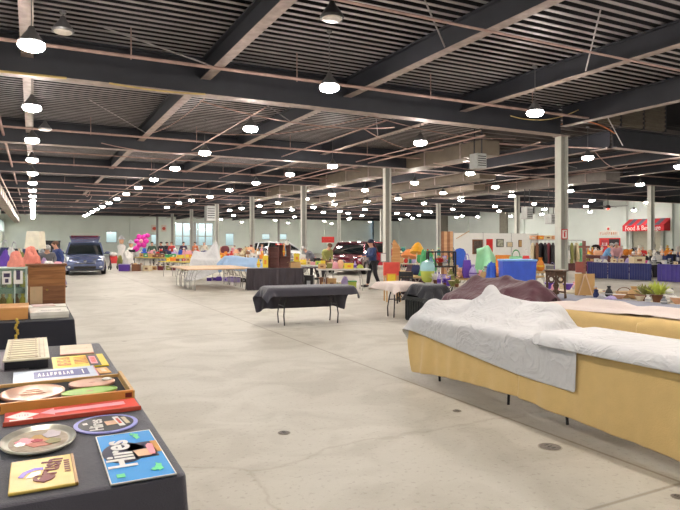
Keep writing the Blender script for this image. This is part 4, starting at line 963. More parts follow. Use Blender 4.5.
# ------------------------------------------------------------------ people
def skin_obj(name, verts, edges, rad, mat, parent, root=0, sub=1):
    me = bpy.data.meshes.new(name); me.from_pydata([tuple(v) for v in verts], edges, []); me.materials.append(mat)
    o = bpy.data.objects.new(name, me); C.objects.link(o); o.parent = parent
    s = o.modifiers.new('skin', 'SKIN'); s.use_smooth_shade = True
    for i, r_ in enumerate(rad):
        d = me.skin_vertices[0].data[i]; d.radius = r_ if isinstance(r_, tuple) else (r_, r_); d.use_root = (i == root)
    u = o.modifiers.new('sub', 'SUBSURF'); u.levels = sub; u.render_levels = sub
    return o
skinm = M('skin_tone', (214, 160, 136), .5, 0, .05, 20); hairm = {'grey': M('hair_grey', (170, 166, 164), .8), 'dark': M('hair_dark', (44, 36, 34), .8), 'brown': M('hair_brown', (96, 66, 48), .8)}
def person(label, px, zc, face, top, legs, lean=0.0, head=0.0, hat=None, hair='dark', arms='down', h=1.72, long=.86, carry=None, fingers=True, shoes=(40, 38, 38), stride=.12):
    """face: heading seen from the camera, 0 = towards the viewer, 90 = towards picture right"""
    x, y, _ = dp(px, zc); k = h/1.72
    t = thing('person', label, 'person', (x, y, 0), -YAW+R(face)); t.scale = (k*1.12, k*1.12, k)
    def up(p):  # lean the upper body forward (towards -Y) about the hips
        px_, py_, pz = p; dz = pz-.95; return (px_, py_*math.cos(lean)-dz*math.sin(lean), .95+dz*math.cos(lean)+py_*-math.sin(lean)*-1*.0+py_*math.sin(lean)*-1)
    pel, che, sho, nck = (0, 0, .97), up((0, 0, 1.22)), up((0, .01, 1.38)), up((0, 0, 1.48))
    h0 = up((0, -.02, 1.545)); h1 = up((0, -.03, 1.61)); h2 = up((0, -.015, 1.67)); nose = up((0, -.135, 1.59))
    V = [pel, che, sho, nck, h0, h1, h2, nose]; E_ = [(0, 1), (1, 2), (2, 3), (3, 4), (4, 5), (5, 6), (5, 7)]; Rr = [(.13, .10), (.135, .10), (.11, .08), .052, (.062, .072), (.074, .092), (.062, .072), .014]
    arm = {}
    for s in (-1, 1):
        a0 = up((s*.17, .01, 1.40))
        if arms == 'down': el, wr = up((s*.26, .02, 1.13)), up((s*.27, -.08, .88))
        elif arms == 'fwd': el, wr = up((s*.24, -.10, 1.14)), up((s*.17, -.34, 1.10))
        elif arms == 'pocket': el, wr = up((s*.29, .05, 1.14)), up((s*.20, -.06, .93))
        else: # reaching down over a table
            el = up((s*.22, -.08, 1.16)); q = up((s*.14, -.20, 1.0)); wr = (q[0], q[1]-.12, min(q[2], .92))
        arm[s] = (a0, el, wr); b = len(V)
        d = (Vector(wr)-Vector(el)).normalized(); pm_ = Vector(wr)+d*.075
        V += [a0, el, wr, pm_]; E_ += [(2, b), (b, b+1), (b+1, b+2), (b+2, b+3)]; Rr += [.055, .042, .027, (.042, .018)]
        if fingers:
            sd = Vector((0, 1, 0)) if abs(d.y) < .7 else Vector((1, 0, 0))
            for q, (off, ln) in enumerate([(-.028, .06), (-.010, .072), (.009, .066), (.026, .052)]):
                m1 = pm_+sd*off+d*ln*.55; m2 = m1+d*ln*.4+Vector((-s*.012, 0, 0)); n_ = len(V); V += [m1, m2]; E_ += [(b+3, n_), (n_, n_+1)]; Rr += [.009, .008]
            th = Vector(wr)+d*.035+sd*-.045; n_ = len(V); V += [th, th+d*.03-sd*.008]; E_ += [(b+2, n_), (n_, n_+1)]; Rr += [.010, .009]
    leg = {}
    for s in (-1, 1):
        hp = (s*.09, 0, .90); kn = (s*.10, -.03+s*stride*.4, .49); an = (s*.105, .02+s*stride, .09); toe = (s*.12, -.13+s*stride, .035); leg[s] = (hp, kn, an, toe)
        b = len(V); V += [hp, kn, an, toe]; E_ += [(0, b), (b, b+1), (b+1, b+2), (b+2, b+3)]; Rr += [.085, .055, .036, .03]
    b_ = skin_obj('body', V, E_, Rr, skinm, t)
    # clothes follow the same joints
    V = [(0, 0, long), che, sho, up((0, 0, 1.445))]; E_ = [(0, 1), (1, 2), (2, 3)]; Rr = [(.175, .135), (.17, .13), (.14, .105), (.07, .065)]
    for s in (-1, 1):
        b = len(V); a0, el, wr = arm[s]; V += [a0, el, tuple(Vector(wr)*.96+Vector(el)*.04)]; E_ += [(2, b), (b, b+1), (b+1, b+2)]; Rr += [.075, .06, .045]
    skin_obj('jacket', V, E_, Rr, top, t)
    V = [(0, 0, .98)]; E_ = []; Rr = [(.16, .125)]
    for s in (-1, 1):
        b = len(V); hp, kn, an, toe = leg[s]; V += [hp, kn, (an[0], an[1], .10)]; E_ += [(0, b), (b, b+1), (b+1, b+2)]; Rr += [.10, .075, .06]
    skin_obj('trousers', V, E_, Rr, legs, t)
    sm = M(f'shoe_{shoes[0]}', shoes, .5)
    for s in (-1, 1):
        hp, kn, an, toe = leg[s]; a = MB(); a.ell((toe[0]-s*.008, (toe[1]+an[1])/2-.02, .05), (.05, .145, .05), 12, 8); a.build('shoe', sm, t, smooth=True)
    c_ = up((0, 0, 1.66))
    if hat is not None:
        a = MB(); a.lathe([(.105, -.04), (.11, .0), (.10, .05), (.06, .09), (0, .10)], 16, rot=(lean, 0, 0)); ht = a.build('cap', hat, t, loc=c_, smooth=True)
    else:
        a = MB(); a.ell((0, .018, .0), (.092, .108, .085), 16, 8, rot=(lean, 0, 0)); a.build('hair', hairm[hair], t, loc=c_, smooth=True)
    for s in (-1, 1):
        a = MB(); e_ = up((s*.078, -.02, 1.605)); a.ell(e_, (.012, .018, .03), 8, 6); a.build('ear', skinm, t, smooth=True)
        a = MB(); e_ = up((s*.03, -.112, 1.625)); a.ell(e_, (.011, .008, .007), 8, 6); a.build('eye', M('eye_dark', (40, 32, 30), .2), t, smooth=True)
    a = MB(); a.ell(up((0, -.112, 1.555)), (.024, .008, .006), 8, 6); a.build('mouth', M('lips', (170, 96, 88), .5), t, smooth=True)
    return t
cl = lambda n, c: M('clothing_'+n, c, .85, 0, .08, 8, .2, 60, sheen=.15)
navyj = cl('navy_jacket', (44, 62, 108)); blk_ = cl('black', (34, 32, 40)); olive = cl('olive', (146, 146, 82)); greyc = cl('grey', (112, 112, 124)); jean = cl('jeans', (82, 92, 124)); ltb = cl('light_blue', (120, 170, 216)); pinkc = cl('pink', (214, 164, 170)); dkg = cl('dark_green', (60, 82, 70)); redc = cl('red', (180, 50, 50)); cream_ = cl('cream', (220, 208, 190)); lil = cl('lilac', (168, 160, 196))
pp = person('person in navy jacket and dark cap, black trousers, standing beside the white-topped table', 373, 22.4, -68, navyj, blk_, lean=R(6), hat=M('dark_cap', (34, 36, 58), .8), arms='fwd', h=1.76, long=.80, stride=.16)
person('person in olive coat bending over boxes in front of the maroon minivan', 324, 25.5, 40, olive, blk_, lean=R(32), hair='brown', arms='reach', long=.62)
person('person in grey top with dark trousers bending beside the olive-coated shopper', 314.5, 27, -60, greyc, blk_, lean=R(48), hair='grey', arms='reach')
person('person in grey patterned top bending over goods, left of the blue minivan', 46.5, 19.5, 30, cl('grey_pattern', (108, 106, 112)), blk_, lean=R(30), hair='grey', arms='reach', h=1.66)
person('person in dark blue top with lilac bag close to the blue minivan', 60, 22.0, -40, cl('dark_blue', (50, 66, 122)), cl('lilac_trousers', (150, 144, 170)), lean=R(14), hair='brown', arms='down')
person('person in light blue shirt leaning over the blue-skirted table, hair pale', 604, 31.6, 65, ltb, lil, lean=R(30), hair='grey', arms='reach')
person('person in pink top right beside the light blue shirt, far right aisle', 617, 32.0, -30, pinkc, greyc, lean=R(24), hair='grey', arms='reach')
person('person in dark top before the big windows, left of three', 152, 44, 20, dkg, blk_, fingers=False)
person('person in black top before the big windows, beside the dark top', 161, 44.5, -30, blk_, jean, fingers=False, hair='dark')
person('person in black coat standing below the fourth far column', 167, 46, 60, blk_, blk_, fingers=False)
person('person in red top by the big windows', 171.5, 45, -20, redc, jean, fingers=False, hair='brown')
person('person in dark coat standing in front of the big window panes', 183.5, 47, 30, cl('plum', (70, 50, 80)), jean, fingers=False)
person('person in orange-brown jacket in front of the right window pane', 195, 46, -30, cl('rust', (190, 110, 70)), jean, fingers=False)
person('person in cream top right of the big windows, far back', 204, 50, 10, cream_, jean, fingers=False, hair='grey')
person('person in grey sitting-height pose behind the white van, far back', 262, 44, 10, greyc, jean, fingers=False, h=1.6)
# ------------------------------------------------------------------ goods
CL = {'white': (232, 228, 222), 'cream': (226, 208, 172), 'orange': (232, 140, 50), 'red': (206, 46, 44), 'yellow': (236, 206, 60), 'green': (70, 160, 96), 'mint': (150, 214, 170), 'blue': (60, 100, 200), 'navy': (38, 46, 96), 'purple': (104, 70, 170), 'lilac': (184, 168, 216), 'pink': (236, 170, 180), 'magenta': (232, 60, 170), 'brown': (124, 80, 54), 'tan': (204, 164, 112), 'black': (34, 32, 36), 'grey': (140, 140, 144), 'peach': (238, 184, 146), 'salmon': (250, 156, 138), 'olive': (140, 140, 80), 'gold': (206, 166, 70), 'maroon': (110, 44, 54), 'light blue': (150, 190, 226), 'teal': (60, 130, 130), 'silver': (190, 190, 194), 'yellow-green': (196, 206, 90)}
def col(c, rough=.55): return M('goods_'+c.replace(' ', '_').replace('-', '_'), CL[c], rough, .6 if c == 'silver' else 0, .08, 10)
MESH = {}
def part(t, key, fn, mat, name, smooth=False, label=None):
    """shared-mesh part"""
    k = (key, mat.name)
    if k not in MESH:
        a = MB(); fn(a); o = a.build(name, mat, t, smooth=smooth); MESH[k] = o.data
    else:
        o = bpy.data.objects.new(name, MESH[k]); C.objects.link(o); o.parent = t
    if label: o['label'] = label
    return o
def alt(c): return {'white': 'grey', 'cream': 'brown', 'orange': 'yellow', 'red': 'white', 'yellow': 'orange', 'green': 'white', 'mint': 'green', 'blue': 'light blue', 'navy': 'silver', 'purple': 'lilac', 'lilac': 'purple', 'pink': 'white', 'magenta': 'pink', 'brown': 'tan', 'tan': 'brown', 'black': 'silver', 'grey': 'white', 'peach': 'white', 'salmon': 'peach', 'olive': 'cream', 'gold': 'brown', 'maroon': 'gold', 'light blue': 'white', 'teal': 'mint', 'silver': 'black', 'yellow-green': 'green'}[c]
# every kind is built 1 m tall and scaled per thing: (category, name, builder)
def k_box(t, c):
    part(t, 'bx', lambda a: a.box((0, 0, .45), (1.2, .9, .9)), col(c), 'body'); part(t, 'bl', lambda a: a.box((0, 0, .94), (1.26, .96, .12)), col(c), 'lid')
    part(t, 'bt', lambda a: a.box((0, -.455, .45), (.5, .02, .35)), col(alt(c)), 'printed_label')
def k_carton(t, c):
    part(t, 'cb', lambda a: (a.box((0, 0, .02), (1.3, 1, .04)), a.box((-.64, 0, .42), (.03, 1, .84)), a.box((.64, 0, .42), (.03, 1, .84)), a.box((0, -.49, .42), (1.3, .03, .84)), a.box((0, .49, .42), (1.3, .03, .84))), col(c), 'body')
    for s in (-1, 1): part(t, f'cf{s}', lambda a: a.box((s*.78, 0, .90), (.34, .96, .03), (0, -s*.5*-1, 0)), col(c), 'flap')
    part(t, 'cc', lambda a: (a.ell((-.2, 0, .82), (.36, .36, .2), 8, 5), ), col(alt(c)), 'crumpled_filling', True)
def k_vase(t, c):
    part(t, 'va', lambda a: a.lathe([(.14, 0), (.27, .15), (.32, .38), (.22, .66), (.11, .82), (.17, 1), (.14, 1), (.09, .84), (0, .8)], 14), col(c, .2), 'vessel', True); part(t, 'vb', lambda a: a.lathe([(.325, .34), (.335, .38), (.325, .42)], 14), col(alt(c), .2), 'band', True)
def k_bottle(t, c):
    part(t, 'bo', lambda a: a.lathe([(.16, 0), (.17, .02), (.17, .55), (.07, .72), (.055, .93), (0, .93)], 12), col(c, .15), 'glass_body', True); part(t, 'bc', lambda a: a.lathe([(.07, .9), (.07, 1.0), (0, 1.0)], 10), col(alt(c)), 'cap', True); part(t, 'bs', lambda a: a.lathe([(.174, .15), (.174, .45)], 12), col(alt(c)), 'label_band', True)
def k_plush(t, c):
    part(t, 'pb', lambda a: a.ell((0, 0, .3), (.32, .27, .32), 12, 8), col(c, .95), 'torso', True); part(t, 'ph', lambda a: (a.ell((0, -.03, .72), (.25, .23, .24), 12, 8), a.ell((0, -.24, .66), (.1, .08, .08), 8, 5)), col(c, .95), 'head', True)
    for s in (-1, 1):
        part(t, f'pe{s}', lambda a: a.ell((s*.2, 0, .92), (.09, .05, .1), 8, 5), col(alt(c), .95), 'ear', True); part(t, f'pl{s}', lambda a: a.ell((s*.2, -.24, .1), (.11, .22, .11), 8, 5), col(c, .95), 'leg', True); part(t, f'pa{s}', lambda a: a.ell((s*.32, -.12, .42), (.08, .2, .09), 8, 5, (.5, 0, 0)), col(c, .95), 'arm', True)
def k_bag(t, c):
    part(t, 'ba', lambda a: loft(a, [[(-.5, -.22, 0), (.5, -.22, 0), (.5, .22, 0), (-.5, .22, 0)], [(-.56, -.3, .3), (.56, -.3, .3), (.56, .3, .3), (-.56, .3, .3)], [(-.42, -.08, .75), (.42, -.08, .75), (.42, .08, .75), (-.42, .08, .75)]]), col(c), 'pouch', True)
    for s in (-1, 1): part(t, f'bh{s}', lambda a: a.tube([(.26*math.cos(i*PI/8), s*.07, .73+.27*math.sin(i*PI/8)) for i in range(9)], .025, 5), col(alt(c)), 'handle', True)
def k_lamp(t, c):
    part(t, 'lb', lambda a: a.lathe([(.17, 0), (.17, .03), (.06, .08), (.13, .25), (.08, .45), (.025, .5), (.025, .62), (0, .62)], 12), col(alt(c), .3), 'base', True); part(t, 'ls', lambda a: a.lathe([(.34, .55), (.22, 1.0), (.2, 1.0), (.32, .56)], 16), col(c, .8), 'lamp_shade', True)
def k_frame(t, c):
    part(t, 'fr', lambda a: (a.box((0, .0, .04), (.8, .04, .08)), a.box((0, 0, .96), (.8, .04, .08)), a.box((-.36, 0, .5), (.08, .04, 1)), a.box((.36, 0, .5), (.08, .04, 1))), col(alt(c)), 'frame'); part(t, 'fp', lambda a: a.box((0, .0, .5), (.68, .02, .9)), col(c), 'picture'); part(t, 'fs', lambda a: a.bar((0, .02, .7), (0, .3, 0), .04), col('brown'), 'stand')
from mathutils import noise as mn
def k_heap(t, c):
    sd = len(c)*3.1+ord(c[0])
    def f(a):
        n, m = 34, 14; vs = []
        for i in range(m+1):
            p = PI/2*i/m
            for j in range(n):
                q = 2*PI*j/n; d = Vector((math.cos(q)*math.cos(p), math.sin(q)*math.cos(p), math.sin(p)))
                r_ = 1+.30*mn.noise(d*1.6+Vector((sd, 0, 0)))+.26*abs(mn.noise(d*3.4+Vector((0, sd, 0))))+.10*mn.noise(d*8)
                vs.append((d.x*r_*.68, d.y*r_*.55, max(0, d.z*r_*.88)))
        a.add(vs, [(i*n+j, i*n+(j+1) % n, (i+1)*n+(j+1) % n, (i+1)*n+j) for i in range(m) for j in range(n)])
    part(t, 'he'+c, f, col(c, .9), 'folds', True)
def k_basket(t, c):
    def f(a):
        for i in range(7): a.lathe([(.42+.02*i, .09*i), (.46+.02*i, .045+.09*i), (.42+.02*i, .09+.09*i)], 18)
    part(t, 'kb', f, col(c), 'woven_side', True); part(t, 'kf', lambda a: a.lathe([(.42, 0), (.42, .02), (0, .02)], 18), col(c), 'base'); part(t, 'kh', lambda a: a.tube([(.5*math.cos(i*PI/10), 0, .6+.4*math.sin(i*PI/10)) for i in range(11)], .03, 6), col(alt(c)), 'handle', True)
def k_tote(t, c):
    part(t, 'tb', lambda a: a.box((0, 0, .42), (1.3, .9, .84), taper=1.08), col(c, .35), 'tub'); part(t, 'tl', lambda a: (a.box((0, 0, .90), (1.48, 1.04, .10)), ), col(alt(c), .35), 'lid')
    for s in (-1, 1): part(t, f'th{s}', lambda a: a.box((s*.76, 0, .8), (.1, .4, .08)), col(alt(c), .35), 'handle')
def k_figurine(t, c):
    part(t, 'fb', lambda a: a.lathe([(.26, 0), (.26, .05), (.2, .08), (.24, .3), (.15, .55), (.2, .68), (.07, .76), (0, .76)], 12), col(c, .4), 'body', True); part(t, 'fh', lambda a: a.ell((0, 0, .87), (.11, .12, .13), 10, 7), col('peach', .4), 'head', True); part(t, 'ff', lambda a: a.lathe([(.2, .9), (.1, .96), (.06, 1.02), (0, 1.02)], 12), col(alt(c), .4), 'hat', True)
def k_plant(t, c):
    part(t, 'po', lambda a: a.lathe([(.2, 0), (.28, .3), (.3, .32), (.24, .32), (0, .3)], 14), col('brown' if c != 'brown' else 'white'), 'pot', True)
    def f(a):
        rr = random.Random(5)
        for i in range(60):
            q = rr.random()*2*PI; e_ = .3+rr.random()*1.1; L_ = .35+.3*rr.random(); b = Vector((.1*math.cos(q), .1*math.sin(q), .32)); d = Vector((math.cos(q)*math.cos(e_), math.sin(q)*math.cos(e_), math.sin(e_)))
            p = b+d*L_; s_ = Vector((-math.sin(q), math.cos(q), 0))*.06; tip = p+d*.14-Vector((0, 0, .05))
            a.add([b, b+d*L_*.6+s_, tip, b+d*L_*.6-s_], [(0, 1, 2, 3)])
    part(t, 'pf', f, col(c), 'foliage')
def k_bowl(t, c):
    part(t, 'bw', lambda a: a.lathe([(.3, 0), (.32, .06), (.5, .3), (.85, .9), (.9, 1.0), (.82, .95), (.45, .35), (0, .2)], 18), col(c, .3), 'bowl', True); part(t, 'br', lambda a: a.lathe([(.86, .95), (.93, 1.0), (.86, 1.05)], 18), col(alt(c), .3), 'rim', True)
def k_clock(t, c):
    part(t, 'ck', lambda a: a.box((0, 0, .4), (.6, .3, .8)), col(c), 'case'); part(t, 'cr', lambda a: a.prism([(-.36, 0), (.36, 0), (0, .22)], -.18, .18, Matrix.Translation((0, 0, .8)) @ Matrix.Rotation(PI/2, 4, 'X')), col(c), 'pediment'); part(t, 'cd', lambda a: a.lathe([(.22, 0), (.22, .02), (0, .03)], 16, (0, -.15, .48), rot=(PI/2, 0, 0)), col('white'), 'dial')
def k_teddy_pillow(t, c):
    part(t, 'pw', lambda a: a.ell((0, 0, .5), (.55, .2, .5), 14, 8, e=.6), col(c, .9), 'cushion', True)
def k_hat(t, c):
    part(t, 'hb', lambda a: a.lathe([(.75, .25), (.72, .2), (.42, .25), (.40, .7), (.25, .95), (0, 1)], 16), col(c, .9), 'crown', True); part(t, 'hc', lambda a: a.lathe([(.43, .3), (.425, .5)], 16), col(alt(c), .9), 'ribbon', True)
KINDS = {'box': ('box', 'gift_box', k_box), 'carton': ('box', 'open_carton', k_carton), 'vase': ('vase', 'ceramic_vase', k_vase), 'bottle': ('bottle', 'glass_bottle', k_bottle), 'soft toy': ('toy', 'soft_toy', k_plush), 'handbag': ('bag', 'handbag', k_bag), 'table lamp': ('lamp', 'table_lamp', k_lamp), 'framed picture': ('picture', 'framed_picture', k_frame), 'cloth heap': ('cloth', 'cloth_heap', k_heap), 'basket': ('basket', 'wicker_basket', k_basket), 'storage tote': ('tote', 'storage_tote', k_tote), 'figurine': ('figurine', 'figurine', k_figurine), 'plant': ('plant', 'potted_plant', k_plant), 'bowl': ('bowl', 'bowl', k_bowl), 'mantel clock': ('clock', 'mantel_clock', k_clock), 'cushion': ('cushion', 'cushion', k_teddy_pillow), 'hat': ('hat', 'brimmed_hat', k_hat)}
WID = {'box': 1.26, 'carton': 1.5, 'vase': .66, 'bottle': .35, 'soft toy': .8, 'handbag': 1.1, 'table lamp': .7, 'framed picture': .8, 'cloth heap': 1.6, 'basket': 1.0, 'storage tote': 1.5, 'figurine': .5, 'plant': 1.0, 'bowl': 1.8, 'mantel clock': .72, 'cushion': 1.1, 'hat': 1.5}
USED = set(); PLACED = []
def item(kind, c, loc, H, label, W=None, rz=None, D_=None, group=None):
    cat, nm, fn = KINDS[kind]
    t = thing(nm, label, cat, loc, -YAW+(rnd.uniform(-.25, .25) if rz is None else rz), group)
    w_ = (W/WID[kind]) if W else H; d_ = D_ if D_ else min(w_, H*1.3) if kind in ('framed picture', 'cushion') else w_*(.9 if W and W > 1.2*H else 1)
    t.scale = (w_, d_, H); (print('LONG', label) if len(label.split()) > 16 else 0)
    fn(t, c); USED.add(label)
    return t
def pitem(kind, c, px, ybot, ytop, zc, label, wpx=None, z=None, rz=None):
    """item standing on the level seen at ybot at distance zc"""
    zz = EYE+(HOR-ybot)*zc/FP if z is None else z
    H = (EYE+(HOR-ytop)*zc/FP)-zz
    return item(kind, c, dp(px, zc, zz), H, label, W=(wpx*zc/FP if wpx else None), rz=rz)
def ltab(label, px0, px1, zc0, zc1, top, skirt=None, n=None, W=.76, H=.75, leg=leggr):
    """tables end to end between two picture columns"""
    a = Vector(dp(px0, zc0)); b = Vector(dp(px1, zc1)); L_ = (b-a).length; n = n or max(1, round(L_/2.3)); ang = math.atan2(b.y-a.y, b.x-a.x)
    for i in range(n):
        m = a.lerp(b, (i+.5)/n); pos = (ords[i]+' from its left end') if n > 1 else ''
        t = folding_table((label+(', '+pos if pos else '')), L_/n-.03, W, m, ang, top, leg, H=H)
        if skirt:
            s = MB(); nn = 60
            s.grid(lambda u, v: ((u-.5)*(L_/n-.02), -W/2-.015-.02*(math.sin(u*nn*.9)+.5*math.sin(u*nn*1.7))*(1-v*.7), .03+v*(H-.02)), 90, 3); s.build('skirt', skirt, t, smooth=2)
def swarm(rowname, px0, px1, zc0, zc1, n, hp, palette, kinds, z=.76, jitter=.28, back=0.0):
    """n goods spread along a row; hp = (min, max) height in picture pixels"""
    for i in range(n):
        u = (i+.5)/n+rnd.uniform(-.3, .3)/n; u0 = u; px = px0+(px1-px0)*u; zc = zc0+(zc1-zc0)*u+rnd.uniform(-jitter, jitter)+back
        kk = kinds[i % len(kinds)]; c = palette[(i*7+i//3) % len(palette)]; h = rnd.uniform(*hp)*zc/FP
        where = 'left part' if u < .33 else ('middle' if u < .67 else 'right part'); h *= .85
        lab = f'{c} {kk}, {where} of the {rowname}'; q = 0; alts = ['small', 'tall', 'wide', 'low', 'worn', 'dark-trimmed']
        pool = palette+['grey', 'cream', 'brown', 'white', 'navy', 'peach']
        while lab in USED and q < 80: q += 1; c = pool[(i+q) % len(pool)]; kk = kinds[(i+q//len(pool)) % len(kinds)]; lab = f'{c} {kk}, {where} of the {rowname}'
        if kk in ('cloth heap', 'bowl', 'hat', 'storage tote', 'carton', 'basket', 'box'): h *= .62
        rad = .5*h*WID[kk]; best = None
        for tr in range(16):
            pos = dp(px, zc, z)
            gap = min([math.hypot(pos[0]-a_, pos[1]-b_)-r_ for a_, b_, z_, r_ in PLACED if abs(z_-z) < .15] or [9])
            if best is None or gap > best[0]: best = (gap, pos)
            if gap > rad: break
            u = u0+rnd.uniform(-.8, .8)/n; px = px0+(px1-px0)*u; zc = zc0+(zc1-zc0)*u+rnd.uniform(-jitter, jitter)+back
        gap, pos = best
        if gap < rad*.45: continue
        s_ = min(1, max(gap, .05)/rad); PLACED.append((pos[0], pos[1], z, rad*s_))
        item(kk, c, pos, h*min(1, s_*1.25), lab, W=rad*2*s_*.95)
ytop_ = M('yellow_cloth_top', (214, 196, 96), .8); crt = M('cream_cloth_top', (220, 208, 184), .8); tant = M('tan_cloth_top', (206, 172, 120), .8)
brt = M('brown_counter', (96, 54, 48), .6); wht = M('white_cloth_top', (226, 224, 220), .8)

# --- far left, before and beside the blue minivan
ltab('table of clothes and bags left of the blue minivan', -8, 34, 15.5, 17.5, crt, None, 1)
pitem('cloth heap', 'purple', 4, 268, 251, 15.4, 'big purple bag-like heap at the far left behind the glass case', 20, z=.76)
pitem('cloth heap', 'white', 12, 262, 248.5, 15.9, 'white cloth bundle beside the purple heap at the far left', 13, z=.76)
pitem('cloth heap', 'olive', 21, 260, 251, 16.5, 'olive yellow cloth bundle right of the white one, far left', 12, z=.76)
pitem('handbag', 'navy', 5, 250, 240.5, 21.2, 'navy bag behind the white bundle, far left', 12, z=.76); ltab('small table of bags behind the far-left clothes table', -6, 26, 21.2, 21.6, crt, None, 1); pitem('handbag', 'black', 14, 251, 242, 21.3, 'black handbag beside the navy one, far left', 9, z=.76)
swarm('clothes table left of the blue minivan', -4, 30, 16.4, 17.3, 9, (9, 15), ['white', 'yellow-green', 'grey', 'tan', 'navy', 'cream', 'yellow'], ['cloth heap', 'handbag', 'cushion', 'box'], z=.76, jitter=.15)
pitem('cloth heap', 'salmon', 31, 266, 247.5, 8.3, 'salmon pink frilled cloth heap on top of the wooden cabinet', 18, z=1.362)
pitem('cloth heap', 'salmon', 16, 266, 252, 7.95, 'pinkish cloth heap on the glass case, left of the salmon one', 17, z=1.335)
pitem('cloth heap', 'lilac', 44, 266.5, 258, 8.45, 'small lilac cloth on the cabinet top beside the salmon heap', 7, z=1.362)
pitem('cloth heap', 'white', 49, 266.5, 261, 8.25, 'flat white lace cloth on the right of the cabinet top', 10, z=1.362); pitem('cloth heap', 'pink', 58, 266.5, 261.5, 8.3, 'flat pink lace cloth at the right end of the cabinet top', 10, z=1.362)
t = thing('floor_lamp', 'floor lamp with a large square cream shade and dark post, left of the shoppers', 'lamp', dp(35, 18), -YAW)
a = MB(); a.lathe([(.16, 0), (.16, .03), (.03, .06), (0, .06)], 16); a.build('base', col('black'), t); a = MB(); a.tube([(0, 0, .05), (0, 0, 1.75)], .02, 8); a.tube([(-.15, 0, 1.1), (-.17, 0, 2.0)], .035, 8); a.build('pole', col('black'), t)
a = MB(); loft(a, [[(-.22, -.2, 1.48), (.24, -.2, 1.48), (.24, .2, 1.48), (-.22, .2, 1.48)], [(-.17, -.16, 2.0), (.21, -.16, 2.0), (.21, .16, 2.0), (-.17, .16, 2.0)]]); a.build('lamp_shade', M('cream_shade', (232, 222, 200), .8), t)
ltab('far table against the left part of the back wall', 2, 60, 40, 44, crt, None, 2)
swarm('far table against the left back wall', 2, 62, 40, 44, 16, (5, 10), ['white', 'grey', 'black', 'yellow', 'navy', 'cream', 'light blue', 'tan'], ['handbag', 'box', 'cloth heap', 'figurine', 'vase', 'framed picture'])
pitem('box', 'black', 51, 250, 240.5, 43.2, 'long black case behind the two shoppers left of the minivan', 14, z=.76)
# --- right of the blue minivan
def chair_(label, loc, rz, c, wood_c=None, H=.95):
    t = thing('chair', label, 'chair', loc, rz); m = col(c); w_ = col(wood_c or c)
    for sx_ in (-1, 1):
        a = MB(); a.bar((sx_*.19, -.19, 0), (sx_*.19, -.19, .44), .035); a.build('leg', w_, t); a = MB(); a.bar((sx_*.18, .2, 0), (sx_*.18, .2, .44), .035); a.build('leg', w_, t)
        a = MB(); a.bar((sx_*.18, .2, .44), (sx_*.18, .26, H), .035); a.build('back_post', w_, t)
    a = MB(); a.box((0, 0, .46), (.43, .43, .05)); a.build('seat', m, t, bevel=.01)
    a = MB(); a.box((0, .25, H-.08), (.38, .03, .14)); a.box((0, .23, .68), (.36, .02, .05)); [a.bar((x, .225, .5), (x, .25, H-.1), .02) for x in (-.1, 0, .1)]; a.build('backrest', m, t)
    return t
chair_('black slatted chair beside the magenta flower balloon', dp(130.5, 36), -YAW, 'black', H=1.25)
t = thing('stroller', 'dark folded stroller standing right of the blue minivan', 'stroller', dp(114, 37), -YAW+R(30))
for s in (-1, 1):
    a = MB(); a.bar((s*.22, -.4, .12), (s*.22, .4, .95), .05); a.bar((s*.22, .35, .12), (s*.22, -.1, .6), .05); a.build('frame', col('black'), t)
    for y in (-.4, .35): a = MB(); a.lathe([(.06, -.02), (.12, -.02), (.12, .02), (.06, .02)], 14, (s*.26, y, .12), rot=(0, PI/2, 0)); a.build('wheel', tyre, t)
a = MB(); loft(a, [[(-.2, -.25, .4), (.2, -.25, .4), (.2, -.1, .5), (-.2, -.1, .5)], [(-.2, .2, .85), (.2, .2, .85), (.2, .3, .75), (-.2, .3, .75)]]); a.build('seat', col('red'), t); a = MB(); a.ell((0, .2, .95), (.22, .2, .15), 12, 6); a.build('hood', col('white'), t, smooth=True)
pitem('cloth heap', 'white', 128, 264, 251, 35.5, 'white stuffed sack on top of the purple tote', 11); pitem('cloth heap', 'olive', 120, 265, 255, 36.5, 'olive bag leaning behind the purple tote', 7)
pitem('storage tote', 'purple', 124.5, 271, 263.5, 35.3, 'purple storage tote on the floor right of the blue minivan', 11); pitem('carton', 'brown', 136.5, 271, 263, 35.3, 'brown carton on the floor beside the purple tote', 9); pitem('box', 'cream', 147.5, 271, 265.5, 35.3, 'cream box on the floor, right of the brown carton', 8)
t = thing('flower_balloon', 'large magenta flower balloon tied above the far tables', 'balloon', dp(141.5, 36.5, 1.35), -YAW)
for k in range(6):
    q = k*PI/3; a = MB(); a.ell((.26*math.cos(q)+.0, .0, .42+.26*math.sin(q)), (.2, .13, .17), 12, 8, (0, -q, 0)); a.build('petal', M('magenta_foil', (238, 60, 176), .3, .1, .25, 9), t, smooth=True)
a = MB(); a.ell((.0, -.1, .42), (.13, .1, .13), 12, 8); a.build('centre', col('pink'), t, smooth=True); a = MB(); a.ell((-.33, 0, -.05), (.24, .12, .18), 12, 8, (0, -.7, 0)); a.ell((.36, 0, .75), (.16, .1, .14), 12, 8); a.build('leaf', M('magenta_foil', (238, 60, 176), .3, .1, .25, 9), t, smooth=True); a = MB(); a.tube([(-.3, 0, -.1), (-.25, 0, -1.3)], .012, 5); a.build('string', col('white'), t)
for k, (px, lab, s) in enumerate([(121.5, 'white figure statue with red cap left of the magenta balloon', 2.1), (131, 'smaller white figure statue with red cap behind the black chair', 1.8)]):
    item('figurine', 'white', dp(px, 40+k), s, lab, W=.7)
ltab('yellow-topped far table of boxes right of the magenta balloon', 138, 200, 38, 36, ytop_, None, 3)
